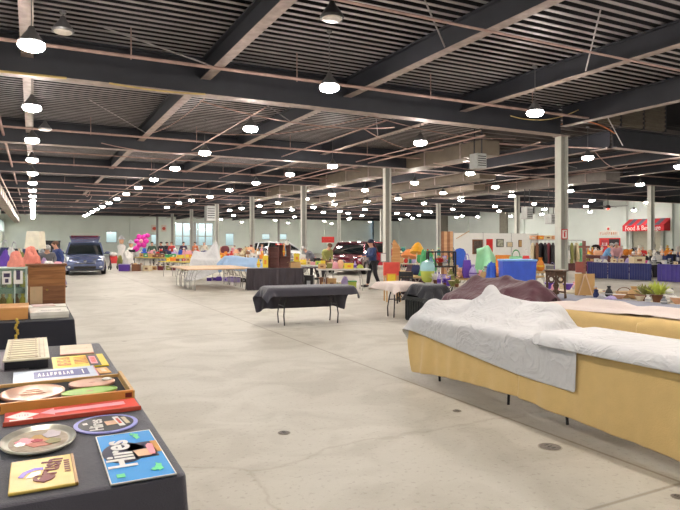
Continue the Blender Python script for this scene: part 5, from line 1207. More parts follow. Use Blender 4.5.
swarm('far table right of the magenta balloon', 140, 200, 38, 36, 15, (5, 8), ['tan', 'brown', 'green', 'yellow', 'orange', 'peach', 'black'], ['box', 'box', 'carton', 'storage tote'])
ltab('second far table right of the balloon', 138, 214, 40.5, 39, crt, None, 4)
swarm('second far table right of the balloon', 140, 212, 40.5, 39, 24, (7, 11), ['white', 'lilac', 'navy', 'black', 'red', 'grey', 'pink', 'blue'], ['handbag', 'soft toy', 'box', 'cushion', 'figurine'], z=.76)
ltab('yellow-topped table nearer than the box table, before the big windows', 164, 206, 30, 28.5, ytop_, None, 2)
swarm('yellow table before the big windows', 166, 205, 30, 28.5, 8, (5, 8), ['yellow', 'orange', 'brown', 'olive', 'red', 'tan'], ['box', 'carton', 'storage tote', 'box'])
swarm('floor under the far yellow tables', 150, 200, 37, 35.5, 8, (6, 9), ['tan', 'brown', 'maroon', 'grey', 'olive'], ['box', 'carton'], z=0)
# --- sheets behind the bare tan tables
ltab('table under the two-peaked white sheet', 186, 222, 27, 26.3, crt, None, 1, leg=leggr, H=.7)
ltab('table under the pale blue sheet', 223, 262, 26.2, 25.0, crt, None, 1, H=.7)
def csheet(nm, lab, mat, px0, px1, zc, boxes, zs, cat='sheet', sp=.07, W_=.95, ex=.25, seed=40, slack=1.02, depth=1.3, ells=()):
    c0 = dp((px0+px1)/2, zc); L_ = (px1-px0)*zc/FP
    bb = [(0, 0, L_/2-.12, .36, .76)]+boxes
    o = cloth(nm, mat, -L_/2-ex, L_/2+ex, -depth*.55, depth*.45, zs, bb, ells, sp=sp, steps=190, seed=seed, wind=.25, rz=-YAW, org=c0[:2], slack=slack); tag(o, lab, cat); return o
csheet('dust_sheet', 'white sheet raised in two pointed peaks behind the bare tan tables', whites, 190, 222, 26.2, [(0, 0, .62, .30, .95)], 1.85, ells=[(-.45, 0, .8, .13, .16, .66), (.45, 0, .8, .13, .16, .96)], depth=1.25, ex=.34, seed=41, slack=1.06)
csheet('dust_sheet', 'pale blue sheet over low goods behind the bare tan tables', bluesh, 222, 262, 24.8, [(-.45, 0, .3, .2, 1.1), (.45, 0, .2, .2, 1.02)], 1.25, seed=42)
ltab('long far table with figures behind the pale blue sheet', 212, 262, 36, 34, crt, None, 3)
swarm('crowded table behind the pale blue sheet', 214, 262, 36, 34, 26, (6, 11), ['white', 'orange', 'red', 'peach', 'cream', 'brown', 'white'], ['soft toy', 'figurine', 'vase', 'box', 'hat', 'table lamp'])
swarm('farther table behind the pale blue sheet', 216, 262, 38, 36, 14, (7, 12), ['white', 'peach', 'maroon', 'cream', 'tan', 'pink'], ['soft toy', 'figurine', 'cushion', 'vase'], z=.95)
ltab('farther table carrying the upper row of goods', 212, 264, 38.5, 36.5, crt, None, 3, H=.94)
swarm('floor behind the bare tan tables', 206, 252, 26.5, 25, 9, (6, 10), ['purple', 'lilac', 'black', 'white', 'brown', 'tan', 'grey'], ['storage tote', 'carton', 'handbag', 'box'], z=0)
# --- bookcase table
def bookcase(label, px, zc, w_, h_, rz=0):
    t = thing('small_bookcase', label, 'bookcase', dp(px, zc, .775), -YAW+rz); m = wood('bookcase_brown', (98, 54, 50), (120, 70, 62), 3, .5)
    for s in (-1, 1): a = MB(); a.box((s*(w_/2-.012), 0, h_/2), (.025, .22, h_)); a.build('side_panel', m, t)
    for z in (.012, h_*.5, h_-.012): a = MB(); a.box((0, 0, z), (w_-.03, .21, .022)); a.build('shelf', m, t)
    a = MB(); a.box((0, .105, h_/2), (w_-.03, .012, h_-.02)); a.build('back_panel', m, t); return t
bookcase('brown two-shelf bookcase on the dark drape, left one', 273.5, 21.2, .36, .74); bookcase('brown two-shelf bookcase on the dark drape, right and taller one', 284.5, 21.2, .42, .80)
pitem('box', 'yellow', 265.5, 267.5, 255.5, 21, 'yellow box left of the brown bookcases', 5.5); pitem('box', 'yellow', 296.5, 261, 253.5, 21.4, 'bright yellow box on the tan carton right of bookcases', 5.5, z=.98); pitem('carton', 'tan', 295, 267.5, 261.5, 21.3, 'tan open carton at the right of the brown bookcases', 13, z=.775)
pitem('vase', 'yellow', 258.5, 267.5, 259, 21.0, 'yellow vase at the left end of the drape table', 4); pitem('bottle', 'light blue', 285, 250.5, 244.5, 21.1, 'light blue bottle on the shelf of the right bookcase', 2.5, z=1.19); pitem('vase', 'orange', 284, 250, 243.5, 21.0, 'orange vase standing inside the right bookcase', 2.5, z=1.19)
pitem('soft toy', 'white', 287, 248, 240, 21.2, 'white soft toy on top of the right bookcase', 5, z=1.575); pitem('box', 'red', 279, 247, 243.5, 21.1, 'red box lying on top of the bookcases', 6, z=1.575)

ltab('table of open boxes behind the dark drape, by the shoppers', 288, 336, 25.2, 24.2, wht, None, 2)
swarm('box table by the bending shoppers', 290, 336, 25, 24, 9, (6, 9), ['yellow-green', 'tan', 'yellow', 'brown', 'cream', 'pink'], ['carton', 'box', 'handbag', 'box'])
swarm('table behind the brown bookcases', 264, 312, 29, 28, 12, (8, 12), ['white', 'red', 'grey', 'peach', 'black', 'cream'], ['soft toy', 'cushion', 'vase', 'figurine'], z=.76)
ltab('far table behind the brown bookcases', 262, 314, 29.3, 28.3, wht, None, 2)
# --- white-topped table at the maroon minivan
for k, (kk, c, px, w_, h_, lab) in enumerate([('box', 'tan', 322, 8, 5, 'tan box at the left end of the white-topped table'), ('carton', 'olive', 331, 9, 6, 'olive carton on the white-topped table beside the shopper'), ('cushion', 'peach', 340.5, 6.5, 9, 'upright peach panel on the white-topped table'), ('handbag', 'black', 338, 7, 4, 'black bag lying on the white-topped table'), ('box', 'yellow', 349, 9, 5.5, 'yellow carton in the middle of the white-topped table'), ('bottle', 'lilac', 355, 3, 7.5, 'lilac bottle on the white-topped table near the navy jacket'), ('cloth heap', 'pink', 335.5, 8, 7, 'pink cloth bundle on the white-topped table'), ('cloth heap', 'yellow-green', 360, 7, 4, 'yellow-green cloth at the right end of white-topped table'), ('box', 'yellow-green', 343, 8, 5, 'yellow-green box behind the peach panel')]):
    zc = 21.0+(.18 if k % 2 else -.12)+(.3 if k == 8 else 0); item(kk, c, dp(px, zc, .757), h_*zc/FP, lab, W=w_*zc/FP)
for k, (kk, c, px, w_, h_, lab) in enumerate([('box', 'tan', 332, 9, 11, 'tilted tan carton under the white-topped table'), ('carton', 'olive', 341, 8, 7, 'olive carton under the white-topped table'), ('cloth heap', 'lilac', 345, 12, 12, 'lilac bag under the white-topped table'), ('storage tote', 'yellow-green', 352, 9, 9, 'yellow-green tub under the white-topped table'), ('box', 'brown', 324, 8, 12, 'brown box under the left end of the white-topped table'), ('box', 'black', 309, 9, 14, 'black case standing beneath the dark table'), ('box', 'black', 300, 8, 15, 'second black case beneath the dark table, next to the drape')]):
    zc = 21.4; item(kk, c, dp(px, zc, 0), h_*zc/FP, lab, W=w_*zc/FP)
sb = thing('cloth_sign', 'small red sign board high behind the bending shoppers', 'sign', dp(328, 36, 1.85), -YAW); a = MB(); a.box((0, 0, 0), (.75, .04, .35)); a.build('board', col('red'), sb); a = MB(); a.bar((-.3, .03, -.2), (-.3, .03, -1.85), .04); a.bar((.3, .03, -.2), (.3, .03, -1.85), .04); a.build('post', col('grey'), sb); marks(sb, 0, -.03, 0, .6, .12, 6, white); sb.children[-1].rotation_euler = (R(90), 0, 0)
ltab('far table behind the maroon minivan', 330, 372, 44, 46, crt, None, 2)
swarm('far table behind the maroon minivan', 340, 372, 44, 46, 8, (9, 14), ['white', 'black', 'red', 'grey', 'peach'], ['soft toy', 'figurine', 'cushion', 'vase'], z=.76)

# --- right of the aisle: chair, red panel, tarps, colourful goods
chair_('pale wooden chair with red padded back near the white-sheeted card table', dp(392, 17), -YAW+R(8), 'tan', 'tan', H=.86)
t = thing('picture_panel', 'flat red square panel propped above the pale wooden chair', 'panel', dp(391.5, 17.2, .72), -YAW); a = MB(); a.box((0, 0, .19), (.47, .03, .38)); a.build('board', M('coral_red', (226, 92, 80), .7), t); a = MB(); a.box((0, -.018, .19), (.40, .006, .31)); a.build('felt', M('coral_red_b', (216, 80, 70), .8), t); a = MB(); a.bar((-.2, .03, 0), (-.2, .03, -.72), .03); a.bar((.2, .03, 0), (.2, .03, -.72), .03); a.build('easel_leg', col('tan'), t)
pitem('framed picture', 'yellow', 391.5, 284, 273.5, 16.6, 'small yellow framed picture leaning below the red panel', 10); pitem('framed picture', 'white', 383.5, 262, 253, 20, 'white card standing between navy jacket and the tan board', 6)
chair_('folded black metal chair right of the pale wooden chair', dp(405, 16.5), -YAW+R(-12), 'black', H=.86)
t = thing('ironing_board', 'tan narrow board standing upright left of the dark brown tarp', 'board', dp(396, 21, 0), -YAW+R(5)); a = MB(); a.prism([(-.17, 0), (.17, 0), (.14, 1.5), (-.06, 1.78), (-.12, 1.7)], -.02, .02, Matrix.Rotation(PI/2, 4, 'X')); a.build('board', wood('board_tan', (190, 132, 78), (210, 158, 104), 2), t); a = MB(); a.bar((0, .03, .2), (.05, .3, 0), .03); a.build('foot', col('brown'), t)
def tarp(lab, mat, px0, px1, zc, boxes, zs, **k): return csheet('tarpaulin', lab, mat, px0, px1, zc, boxes, zs, cat='tarp', **k)
ltab('table below the dark brown tarp', 396, 424, 19.5, 19, tant, None, 1)
tarp('dark brown tarp sloping over goods right of the tan board', M('dark_brown_tarp', (70, 46, 54), .6, 0, .1), 396, 420, 19.4, [(.1, 0, .25, .2, .9)], 1.6, seed=51, depth=1.6, ells=[(-.22, 0, .8, .14, .2, .72)])
ltab('long far table of bright goods beneath the second column row', 385, 455, 27, 26, crt, None, 3)
swarm('bright far table, second column row', 386, 456, 27, 26, 34, (8, 13), ['teal', 'white', 'orange', 'mint', 'tan', 'lilac', 'red', 'green', 'peach', 'cream'], ['soft toy', 'vase', 'cushion', 'box', 'figurine', 'table lamp', 'handbag'])
swarm('high far stand, second column row', 386, 456, 31, 30, 18, (7, 12), ['white', 'red', 'brown', 'grey', 'cream', 'teal'], ['soft toy', 'figurine', 'vase', 'hat'], z=1.0)
ltab('high far stand beneath the second column row', 385, 458, 31.3, 30.3, crt, None, 3, H=.99)
for px, y0, y1, w_, c, nm, lab in [(417, 253, 241.5, 15, M('yellow_orange', (248, 178, 40), .5), 'parasol', 'bright yellow-orange open parasol right of the dark brown tarp'), (409, 257, 248.5, 17, M('orange_cream', (244, 150, 80), .5), 'parasol', 'orange and cream parasol lying below the yellow one')]:
    zc = 23.2 if px > 412 else 24.4; z0 = EYE+(HOR-y0)*zc/FP; h = (y0-y1)*zc/FP; r_ = w_*zc/FP/2; t = thing(nm, lab, 'parasol', dp(px, zc, z0), -YAW, rot=(R(-14), R(8), -YAW))
    a = MB(); a.lathe([(r_, 0), (r_*.8, h*.45), (r_*.4, h*.85), (0, h)], 8); a.build('canopy', c, t); a = MB(); a.tube([(0, 0, h*.9), (0, 0, -z0+.05)], .015, 6); a.build('pole', col('white'), t)
    for k in range(8): a = MB(); a.bar((0, 0, h*.97), (r_*math.cos(k*PI/4)*.98, r_*math.sin(k*PI/4)*.98, .0), .014); a.build('rib', col('white'), t)
pitem('cloth heap', 'green', 427, 262, 248.5, 17.2, 'green plastic sack behind the domed glass jar', 20, z=.71); pitem('handbag', 'navy', 416, 274, 262, 17.5, 'navy blue bag below the green sack', 9, z=None)
ltab('low table for sacks behind the glassware table', 404, 460, 17.6, 16.4, tant, None, 2, H=.7)
# glassware table behind the black crate
t = thing('glass_jar', 'tall domed glass jar, pale blue above and yellow-green below', 'jar', dp(427.5, 13.5, .77), 0)
a = MB(); a.lathe([(.08, 0), (.13, .05), (.155, .22), (.16, .26), (0, .26)], 24); a.build('lower_vessel', M('yellow_green_glass', (196, 206, 96), .15), t, smooth=True)
a = MB(); a.lathe([(.165, .255), (.165, .36), (.13, .45), (.06, .485), (.0, .49)], 24); a.build('dome', M('ice_blue_glass', (168, 210, 214), .1), t, smooth=True)
a = MB(); a.ell((0, 0, .50), (.02, .02, .02)); a.build('knob', col('mint', .2), t, smooth=True)
t = thing('metal_display_frame', 'black open metal shelf frame with ornaments, behind the glass jar', 'shelf', dp(441, 14.8, .77), -YAW)
w_, h_ = .66, .66
for sx_ in (-1, 1):
    for sy_ in (-1, 1): a = MB(); a.bar((sx_*w_/2, sy_*.14, 0), (sx_*w_/2, sy_*.14, h_), .04); a.build('post', col('black'), t)
for z in (.30, h_): a = MB(); a.box((0, 0, z), (w_+.04, .32, .035)); a.build('shelf', col('black'), t)
for x in (-.16, .17): a = MB(); a.bar((x, -.14, .3), (x, -.14, h_), .03); a.build('divider', col('black'), t)
for k, (kk, c, x, h) in enumerate([('vase', 'light blue', -.25, .22), ('plant', 'red', -.02, .24), ('vase', 'white', .08, .2), ('figurine', 'cream', .26, .2)]):
    p = Vector(dp(441, 14.8, 0)); q = (p.x+x*CO, p.y-x*SI, .77+.318); item(kk, c, q, h, f'{c} {kk} on the middle shelf of the black metal frame')
for k, (kk, c, x, h) in enumerate([('plant', 'purple', -.2, .2), ('bowl', 'lilac', .05, .1), ('vase', 'olive', .24, .24)]):
    p = Vector(dp(441, 14.8, 0)); q = (p.x+x*CO, p.y-x*SI, .772); item(kk, c, q, h, f'{c} {kk} in the bottom of the black metal frame')
swarm('glassware table behind the black crate', 432, 458, 13.4, 12.2, 13, (9, 15), ['white', 'lilac', 'purple', 'olive', 'tan', 'pink', 'silver'], ['vase', 'plant', 'figurine', 'bottle', 'bowl'], jitter=.2)
ltab('table of flowers and bags behind the black metal frame', 444, 506, 15.8, 15.0, tant, None, 1)
pitem('cushion', 'blue', 460, 256, 248, 15.7, 'bright blue cushion right of the black metal frame', 14, z=.77); pitem('handbag', 'purple', 467, 264, 254, 15.2, 'violet bag beside the tall tan basket', 9, z=.77); pitem('basket', 'tan', 455, 274, 258, 15.75, 'tall tan wicker basket before the bright blue cushion', 9, z=.775)
swarm('flower table behind the maroon tarpaulin', 450, 500, 15.6, 14.9, 16, (10, 17), ['cream', 'tan', 'pink', 'olive', 'lilac', 'white', 'peach', 'yellow-green'], ['vase', 'basket', 'plant', 'soft toy', 'handbag', 'figurine'], jitter=.2)
# green tarp, blue tubs
ltab('table under the pale green tarp and the blue tub', 484, 540, 17.2, 16.2, tant, None, 1)
csheet('tarpaulin', 'pale green tarp rising to a peak left of the blue tub', M('pale_green_tarp', (160, 220, 178), .6, 0, .05), 478, 506, 17.4, [(.05, 0, .3, .2, .86)], 1.65, cat='tarp', seed=61, depth=1.9, ex=.6, ells=[(-.12, 0, .7, .13, .14, .93)])
t = thing('storage_tub', 'wide royal blue storage tub on the table behind the maroon tarpaulin', 'tub', dp(517, 13.8, .75), -YAW); t.scale = (1, 1, 1.45); a = MB(); a.box((0, 0, .17), (.72, .42, .34), taper=1.06); a.build('tub', M('royal_blue', (64, 98, 214), .4), t, bevel=.015); a = MB(); a.box((0, 0, .35), (.80, .48, .03)); a.build('rim', M('sky_rim', (130, 180, 236), .4), t, bevel=.01)
ltab('table holding the royal blue tub', 485, 536, 13.9, 13.7, tant, None, 1, W=.6)
pitem('cloth heap', 'blue', 491, 269, 261, 13.9, 'deep blue tarp bundle left of the royal blue tub', 12, z=.75); pitem('bowl', 'silver', 490, 274, 267, 14.95, 'round metal bowl of purple scraps left of the tub', 12, z=.765)
pitem('handbag', 'mint', 516, 257, 250, 16.7, 'light green bag behind the royal blue tub', 16, z=.76); pitem('handbag', 'red', 526, 256, 249, 16.5, 'red bag behind the right end of the blue tub', 8, z=.76); pitem('box', 'orange', 503, 258, 255, 16.9, 'orange box behind the royal blue tub', 12, z=.76)
swarm('table behind the royal blue tub', 500, 540, 19.6, 18.9, 10, (10, 17), ['orange', 'grey', 'white', 'green', 'tan', 'cream'], ['box', 'vase', 'soft toy', 'handbag'], z=.76)
ltab('table behind the royal blue tub, before the booth wall', 484, 544, 19.8, 18.8, tant, None, 1)
# booth wall with pictures
WK = 1.16
t = thing('booth_wall', 'white booth wall hung with pictures behind the green tarp', 'partition', (18.6*WK, 24*WK, 0), 0)
bw = M('booth_white', (248, 248, 244), .7, 0, .02)
for k in range(3): a = MB(); a.box((1.1+k*2.2, 0, 1.12), (2.18, .05, 2.24)); a.build('panel', bw, t)
for k in range(4): a = MB(); a.bar((k*2.2, 0, 0), (k*2.2, 0, 2.28), .05); a.build('post', col('silver'), t)
a = MB(); a.tube([(0, -.3, 1.9), (1.1, -.1, 2.35)], .02, 6); a.build('brace', col('tan'), t)
def wallpic(label, px0, px1, y0, y1, c, fr, cat='picture'):
    # Y = 24 plane
    def X(px): return 24*WK*math.tan(YAW+math.atan((px-340)/FP))
    xa, xb = X(px0), X(px1); zc = 24*WK*CO+(xa+xb)/2*SI; za, zb__ = EYE+(HOR-y1)*zc/FP, EYE+(HOR-y0)*zc/FP
    q = thing('framed_picture', label, cat, ((xa+xb)/2, 24*WK-.05, za), 0)
    a = MB(); a.box((0, 0, (zb__-za)/2), (xb-xa, .04, zb__-za)); a.build('frame', col(fr), q); a = MB(); a.box((0, -.025, (zb__-za)/2), ((xb-xa)*.8, .01, (zb__-za)*.84)); a.build('picture', c, q)
wallpic('large dark painting in a brown frame on the white booth wall', 472, 482, 239.5, 254, M('dark_painting', (86, 74, 66), .5, 0, .6, 6), 'brown'); wallpic('tall plain red banner on the white booth wall', 486, 492, 239, 256, col('red'), 'red', 'banner'); wallpic('small black-framed picture on the booth wall right of the red banner', 496, 503, 239, 247, M('grey_painting', (170, 170, 150), .5, 0, .6, 8), 'black'); wallpic('small tan picture farthest right on the booth wall', 518, 521, 240, 247, col('tan'), 'brown'); wallpic('tiny pale sketch between the black frame and the tan picture', 506, 512, 242, 247, col('cream'), 'grey')
t = thing('plank_screen', 'brown upright plank screen beside the second-row column', 'screen', dp(447, 28.5), -YAW)
for k in range(4): a = MB(); a.box((-.21+k*.14, 0, 1.1), (.135, .03, 2.2)); a.build('plank', wood('plank_light', (196, 146, 106), (214, 170, 128), 2) if k % 2 else wood('plank_dark', (140, 92, 62), (162, 112, 80), 2), t)
a = MB(); a.bar((-.28, .03, .5), (.28, .03, .5), .04); a.bar((-.28, .03, 1.8), (.28, .03, 1.8), .04); a.build('batten', col('brown'), t)
# clothes rack
def rack(label, px, zc, w_, cols_, rz):
    t = thing('clothes_rack', label, 'clothes rack', dp(px, zc), rz)
    for s in (-1, 1): a = MB(); a.tube([(s*w_/2, 0, .06), (s*w_/2, 0, 1.78)], .018, 7); a.build('upright', col('silver'), t); a = MB(); a.bar((s*w_/2, -.28, .05), (s*w_/2, .28, .05), .035); a.build('foot', col('silver'), t)
    a = MB(); a.tube([(-w_/2, 0, 1.76), (w_/2, 0, 1.76)], .016, 7); a.build('rail', col('silver'), t)
    base = dp(px, zc)
    for k, c in enumerate(cols_):
        x = -w_/2+w_*(k+.5)/len(cols_); p = Vector((base[0]+x*math.cos(rz), base[1]+x*math.sin(rz), 0))
        num = 'first' if k == 0 else ords[k]; rk = 'crowded clothes rack' if 'crowded' in label else 'rack of pale clothes'
        g = thing('hanging_coat', c+' coat hanging '+num+' from left on the '+rk, 'coat', p, rz+R(62)+rnd.uniform(-.2, .2))
        a = MB(); loft(a, [[(-.24, -.05, .85), (.24, -.05, .85), (.24, .05, .85), (-.24, .05, .85)], [(-.21, -.06, 1.35), (.21, -.06, 1.35), (.21, .06, 1.35), (-.21, .06, 1.35)], [(-.2, -.05, 1.56), (.2, -.05, 1.56), (.2, .05, 1.56), (-.2, .05, 1.56)], [(-.05, -.03, 1.66), (.05, -.03, 1.66), (.05, .03, 1.66), (-.05, .03, 1.66)]]); a.build('body', col(c, .9), g, smooth=True)
        for s in (-1, 1): a = MB(); a.tube([(s*.19, 0, 1.54), (s*.27, 0, 1.25), (s*.29, -.02, 1.0)], [.06, .055, .05], 8); a.build('sleeve', col(c, .9), g, smooth=True)
        a = MB(); a.tube([(0, 0, 1.65), (0, 0, 1.73), (.02, 0, 1.765)], .006, 5); a.build('hanger_hook', col('silver'), g)
rack('crowded clothes rack behind the carved stool, near the nearest column', 545, 21.8, 1.05, ['cream', 'brown', 'black', 'black', 'maroon', 'black', 'cream'], -YAW+R(5))
rack('rack of pale clothes right of the nearest column', 574, 24, .8, ['white', 'olive', 'cream', 'mint'], -YAW+R(10))
for k, (px, c) in enumerate([(533, 'peach'), (540, 'orange'), (548, 'cream'), (555, 'peach')]): item('box', c, dp(px, 21.8, 1.78), .14, f'{c} box on top of the crowded clothes rack, {ords[k]} from left', W=.24)
ltab('table of bags below the crowded clothes rack', 526, 554, 20.3, 20.1, tant, None, 1, H=.7)
swarm('bag table below the clothes rack', 528, 552, 20.3, 20.1, 9, (10, 15), ['silver', 'yellow-green', 'black', 'grey', 'purple', 'white'], ['handbag', 'box', 'cloth heap', 'storage tote'], z=.71)
swarm('floor area behind the maroon tarpaulin', 532, 575, 12.6, 12.2, 8, (18, 30), ['pink', 'peach', 'maroon', 'lilac', 'white', 'tan'], ['carton', 'box', 'storage tote'], z=0.0)
ltab('table behind the carved stool and the easel', 552, 606, 11.8, 12.0, crt, None, 1, H=.72)
swarm('table just behind the carved stool', 548, 582, 12.0, 11.8, 9, (8, 14), ['purple', 'white', 'pink', 'silver', 'cream', 'peach'], ['bowl', 'vase', 'cloth heap', 'figurine', 'bottle'], z=.735)
# --- third row: carved stool, easel, ornaments, baskets, plants
T3 = .765
t = thing('carved_stool', 'dark carved wooden side table standing left of the tan easel board', 'side table', dp(556, 9.7, T3), -YAW+R(12)); dk = wood('carved_dark', (72, 50, 38), (104, 76, 56), 4, .45)
a = MB(); a.lathe([(.19, 0), (.20, .012), (.19, .025), (0, .025)], 8, (0, 0, .43)); a.build('top', dk, t)
for k in range(6):
    q = k*PI/3; x_, y_ = .165*math.cos(q), .145*math.sin(q)
    a = MB(); a.tube([(x_*1.05, y_*1.05, 0), (x_, y_, .07), (x_*.96, y_*.96, .2), (x_, y_, .3), (x_*1.02, y_*1.02, .43)], [.022, .014, .019, .013, .02], 8); a.build('leg', dk, t, smooth=True)
    q2 = q+PI/6; mx, my = .145*math.cos(q2), .13*math.sin(q2)
    a = MB(); a.box((mx, my, .395), (.15, .014, .07), (0, 0, q2+PI/2)); a.tube([(mx+.05*math.cos(u_*PI/8)*-math.sin(q2), my+.05*math.cos(u_*PI/8)*math.cos(q2), .30+.05*math.sin(u_*PI/8)) for u_ in range(17)], .012, 5, False)
    a.build('carved_apron', dk, t)
    a = MB(); a.bar((x_, y_, .09), (-x_*0, -y_*0, .11), .018); a.build('stretcher', dk, t)
a = MB(); a.lathe([(.05, .06), (.06, .1), (.03, .14), (.05, .2), (.02, .27), (0, .29)], 12); a.build('centre_turning', dk, t, smooth=True)
t = thing('wooden_easel', 'tan board on a tall dark cross-shaped wooden easel, third row', 'easel', dp(584, 10.1, T3), -YAW); mh = wood('easel_red_brown', (122, 74, 66), (146, 96, 84), 3)
a = MB(); a.box((0, 0, .46), (.05, .03, .92)); a.build('post', mh, t); a = MB(); a.box((0, -.01, .82), (.18, .02, .035)); a.build('crossbar', mh, t)
a = MB(); a.box((0, -.03, .19), (.33, .015, .36)); a.build('board', M('tan_board', (206, 164, 108), .7, 0, .1, 5), t); a = MB(); a.box((-.085, -.02, .48), (.13, .02, .18)); a.build('side_panel', M('maroon_panel', (150, 80, 70), .6), t)
for s in (-1, 1): a = MB(); a.bar((s*.01, -.045, .36), (s*.12, -.06, .0), .016); a.build('leg', M('pale_wood_leg', (226, 196, 168), .5), t)
a = MB(); a.bar((0, .02, .6), (0, .14, 0), .02); a.build('leg', mh, t)
for kk, c, px, zc, h, w_, lab in [('figurine', 'navy', 596, 9.7, .2, .1, 'navy and purple figurine right of the tan easel board'), ('cloth heap', 'silver', 602, 9.6, .08, .18, 'crumpled silver wrap next to the navy figurine'), ('vase', 'black', 609, 9.7, .20, .13, 'round black vase with dark mouth, third row'), ('cloth heap', 'lilac', 611, 9.4, .07, .2, 'lilac cloth before the round black vase'),
    ('figurine', 'white', 604, 9.9, .12, .1, 'white figurine behind the silver wrap'), ('basket', 'tan', 624, 9.8, .17, .24, 'tan wicker basket right of the black vase'), ('bowl', 'peach', 619, 9.5, .08, .2, 'peach bowl before the tan wicker basket'), ('vase', 'tan', 634, 9.6, .2, .22, 'squat tan clay pot between basket and plants'), ('bowl', 'cream', 640, 9.1, .1, .16, 'cream bowl under the first green plant'),
    ('plant', 'olive', 645, 9.3, .28, .3, 'bushy olive plant, left of the two big plants'), ('plant', 'yellow-green', 658, 9.1, .34, .34, 'yellow-green bushy plant, the larger of two'), ('vase', 'white', 648, 9.0, .12, .1, 'white vase at the foot of the plants'), ('soft toy', 'white', 669, 9.0, .22, .2, 'white fluffy toy right of the yellow-green plant'), ('bowl', 'peach', 677, 8.8, .1, .2, 'peach bowl at the right end of the third row'), ('vase', 'grey', 664, 8.7, .12, .1, 'grey pot beside the yellow-green plant')]:
    item(kk, c, dp(px, zc, T3-.01+(.0)), h, lab, W=w_)
ltab('table behind the plants and baskets, third row right part', 604, 684, 9.6, 8.9, crt, None, 1, H=.74)
# blue bin and boxes under the second gold table, brown folding chair
t = thing('storage_bin', 'dark blue plastic bin under the second-row gold table', 'bin', (6.75, 5.75, 0), 0); a = MB(); a.box((0, 0, .22), (.5, .85, .44), taper=1.06); a.build('tub', M('dark_blue_bin', (44, 66, 128), .25), t, bevel=.02); a = MB(); a.box((0, 0, .45), (.56, .92, .03)); a.build('lid', M('blue_lid', (96, 120, 170), .2), t, bevel=.01)
t = thing('wooden_crate', 'brown wooden crate under the second-row gold table beside the blue bin', 'crate', (6.75, 4.85, 0), 0); cw = wood('crate_brown', (120, 80, 50), (150, 104, 68), 3)
for k in range(4): a = MB(); a.box((-.24, 0, .06+k*.11), (.02, .6, .095)); a.build('slat', cw, t)
for k in range(4): a = MB(); a.box((.24, 0, .06+k*.11), (.02, .6, .095)); a.build('slat', cw, t)
a = MB(); a.box((0, 0, .015), (.48, .6, .02)); a.box((0, -.3, .22), (.48, .02, .42)); a.box((0, .3, .22), (.48, .02, .42)); a.build('box_frame', cw, t)
t = thing('folding_stool', 'dark brown padded folding stool between the two gold rows', 'stool', (5.86, 3.86, 0), R(20)); a = MB(); a.box((0, 0, .585), (.38, .34, .05)); a.build('seat', M('brown_vinyl', (82, 54, 50), .3), t, bevel=.015)
for s in (-1, 1):
    for q in (-1, 1): a = MB(); a.bar((s*.17, q*.14, .56), (s*.17, -q*.16, 0), .022); a.build('leg', leggr, t)
# --- far right: blue skirted tables, brown counter, wall stand
ltab('blue-skirted sale table before the far counter', 592, 656, 28.3, 26, wht, navy, 3)
ltab('violet-blue skirted table right of the second-row column', 662, 700, 25.8, 24.5, wht, M('violet_skirt', (66, 54, 134), .75, 0, .12, 4, sheen=.2), 1)
a_ = thing('purple_banner', 'purple cloth panel at the left end of the blue-skirted tables', 'cloth', dp(590.5, 28.6), -YAW); a = MB(); a.grid(lambda u, v: ((u-.5)*.35, .02*math.sin(u*20), .0+v*.77), 20, 4); a.build('folds', M('purple_cloth', (120, 50, 130), .8), a_, smooth=2)
swarm('blue-skirted sale tables', 594, 656, 28.3, 26, 14, (5, 9), ['white', 'cream', 'lilac', 'magenta', 'silver', 'tan', 'grey'], ['box', 'bowl', 'cloth heap', 'vase', 'box'])
swarm('violet-skirted table', 662, 680, 25.6, 25, 5, (5, 8), ['white', 'cream', 'black', 'silver'], ['bowl', 'box', 'vase'])
pitem('box', 'cream', 637, 263, 256.5, 26.6, 'cream flat box on the blue-skirted table below the awning', 13)
ltab('long brown counter behind the blue-skirted tables', 556, 690, 36, 30.5, brt, M('brown_skirt', (84, 44, 44), .7, 0, .12, 4), 4, H=.95)
swarm('long brown counter', 558, 684, 36, 30.5, 38, (6, 10), ['peach', 'white', 'orange', 'peach', 'black', 'white', 'cream', 'red'], ['soft toy', 'hat', 'figurine', 'vase', 'handbag', 'cloth heap', 'cushion'], z=.96)
ltab('table behind the brown counter along the right wall', 560, 690, 40, 34.5, crt, None, 4, H=.95)
swarm('row behind the brown counter', 560, 688, 40, 34.5, 30, (8, 11), ['white', 'peach', 'orange', 'black', 'cream', 'maroon'], ['hat', 'soft toy', 'cushion', 'vase', 'figurine'], z=.96)
swarm('dark table behind the skirted tables', 640, 684, 29, 27.4, 9, (9, 13), ['black', 'navy', 'white', 'grey', 'black'], ['handbag', 'bottle', 'box'], z=.76)
ltab('dark table between the brown counter and the skirted tables', 638, 690, 29.2, 27.4, M('black_top', (40, 40, 46), .6), M('black_skirt', (30, 30, 40), .8), 2)
ltab('tan table before the brown counter, left end', 556, 596, 30.5, 30, tant, None, 1)
swarm('tan table left of the brown counter', 572, 592, 30.3, 30, 6, (4, 7), ['tan', 'olive', 'brown', 'cream'], ['box', 'carton', 'basket'])
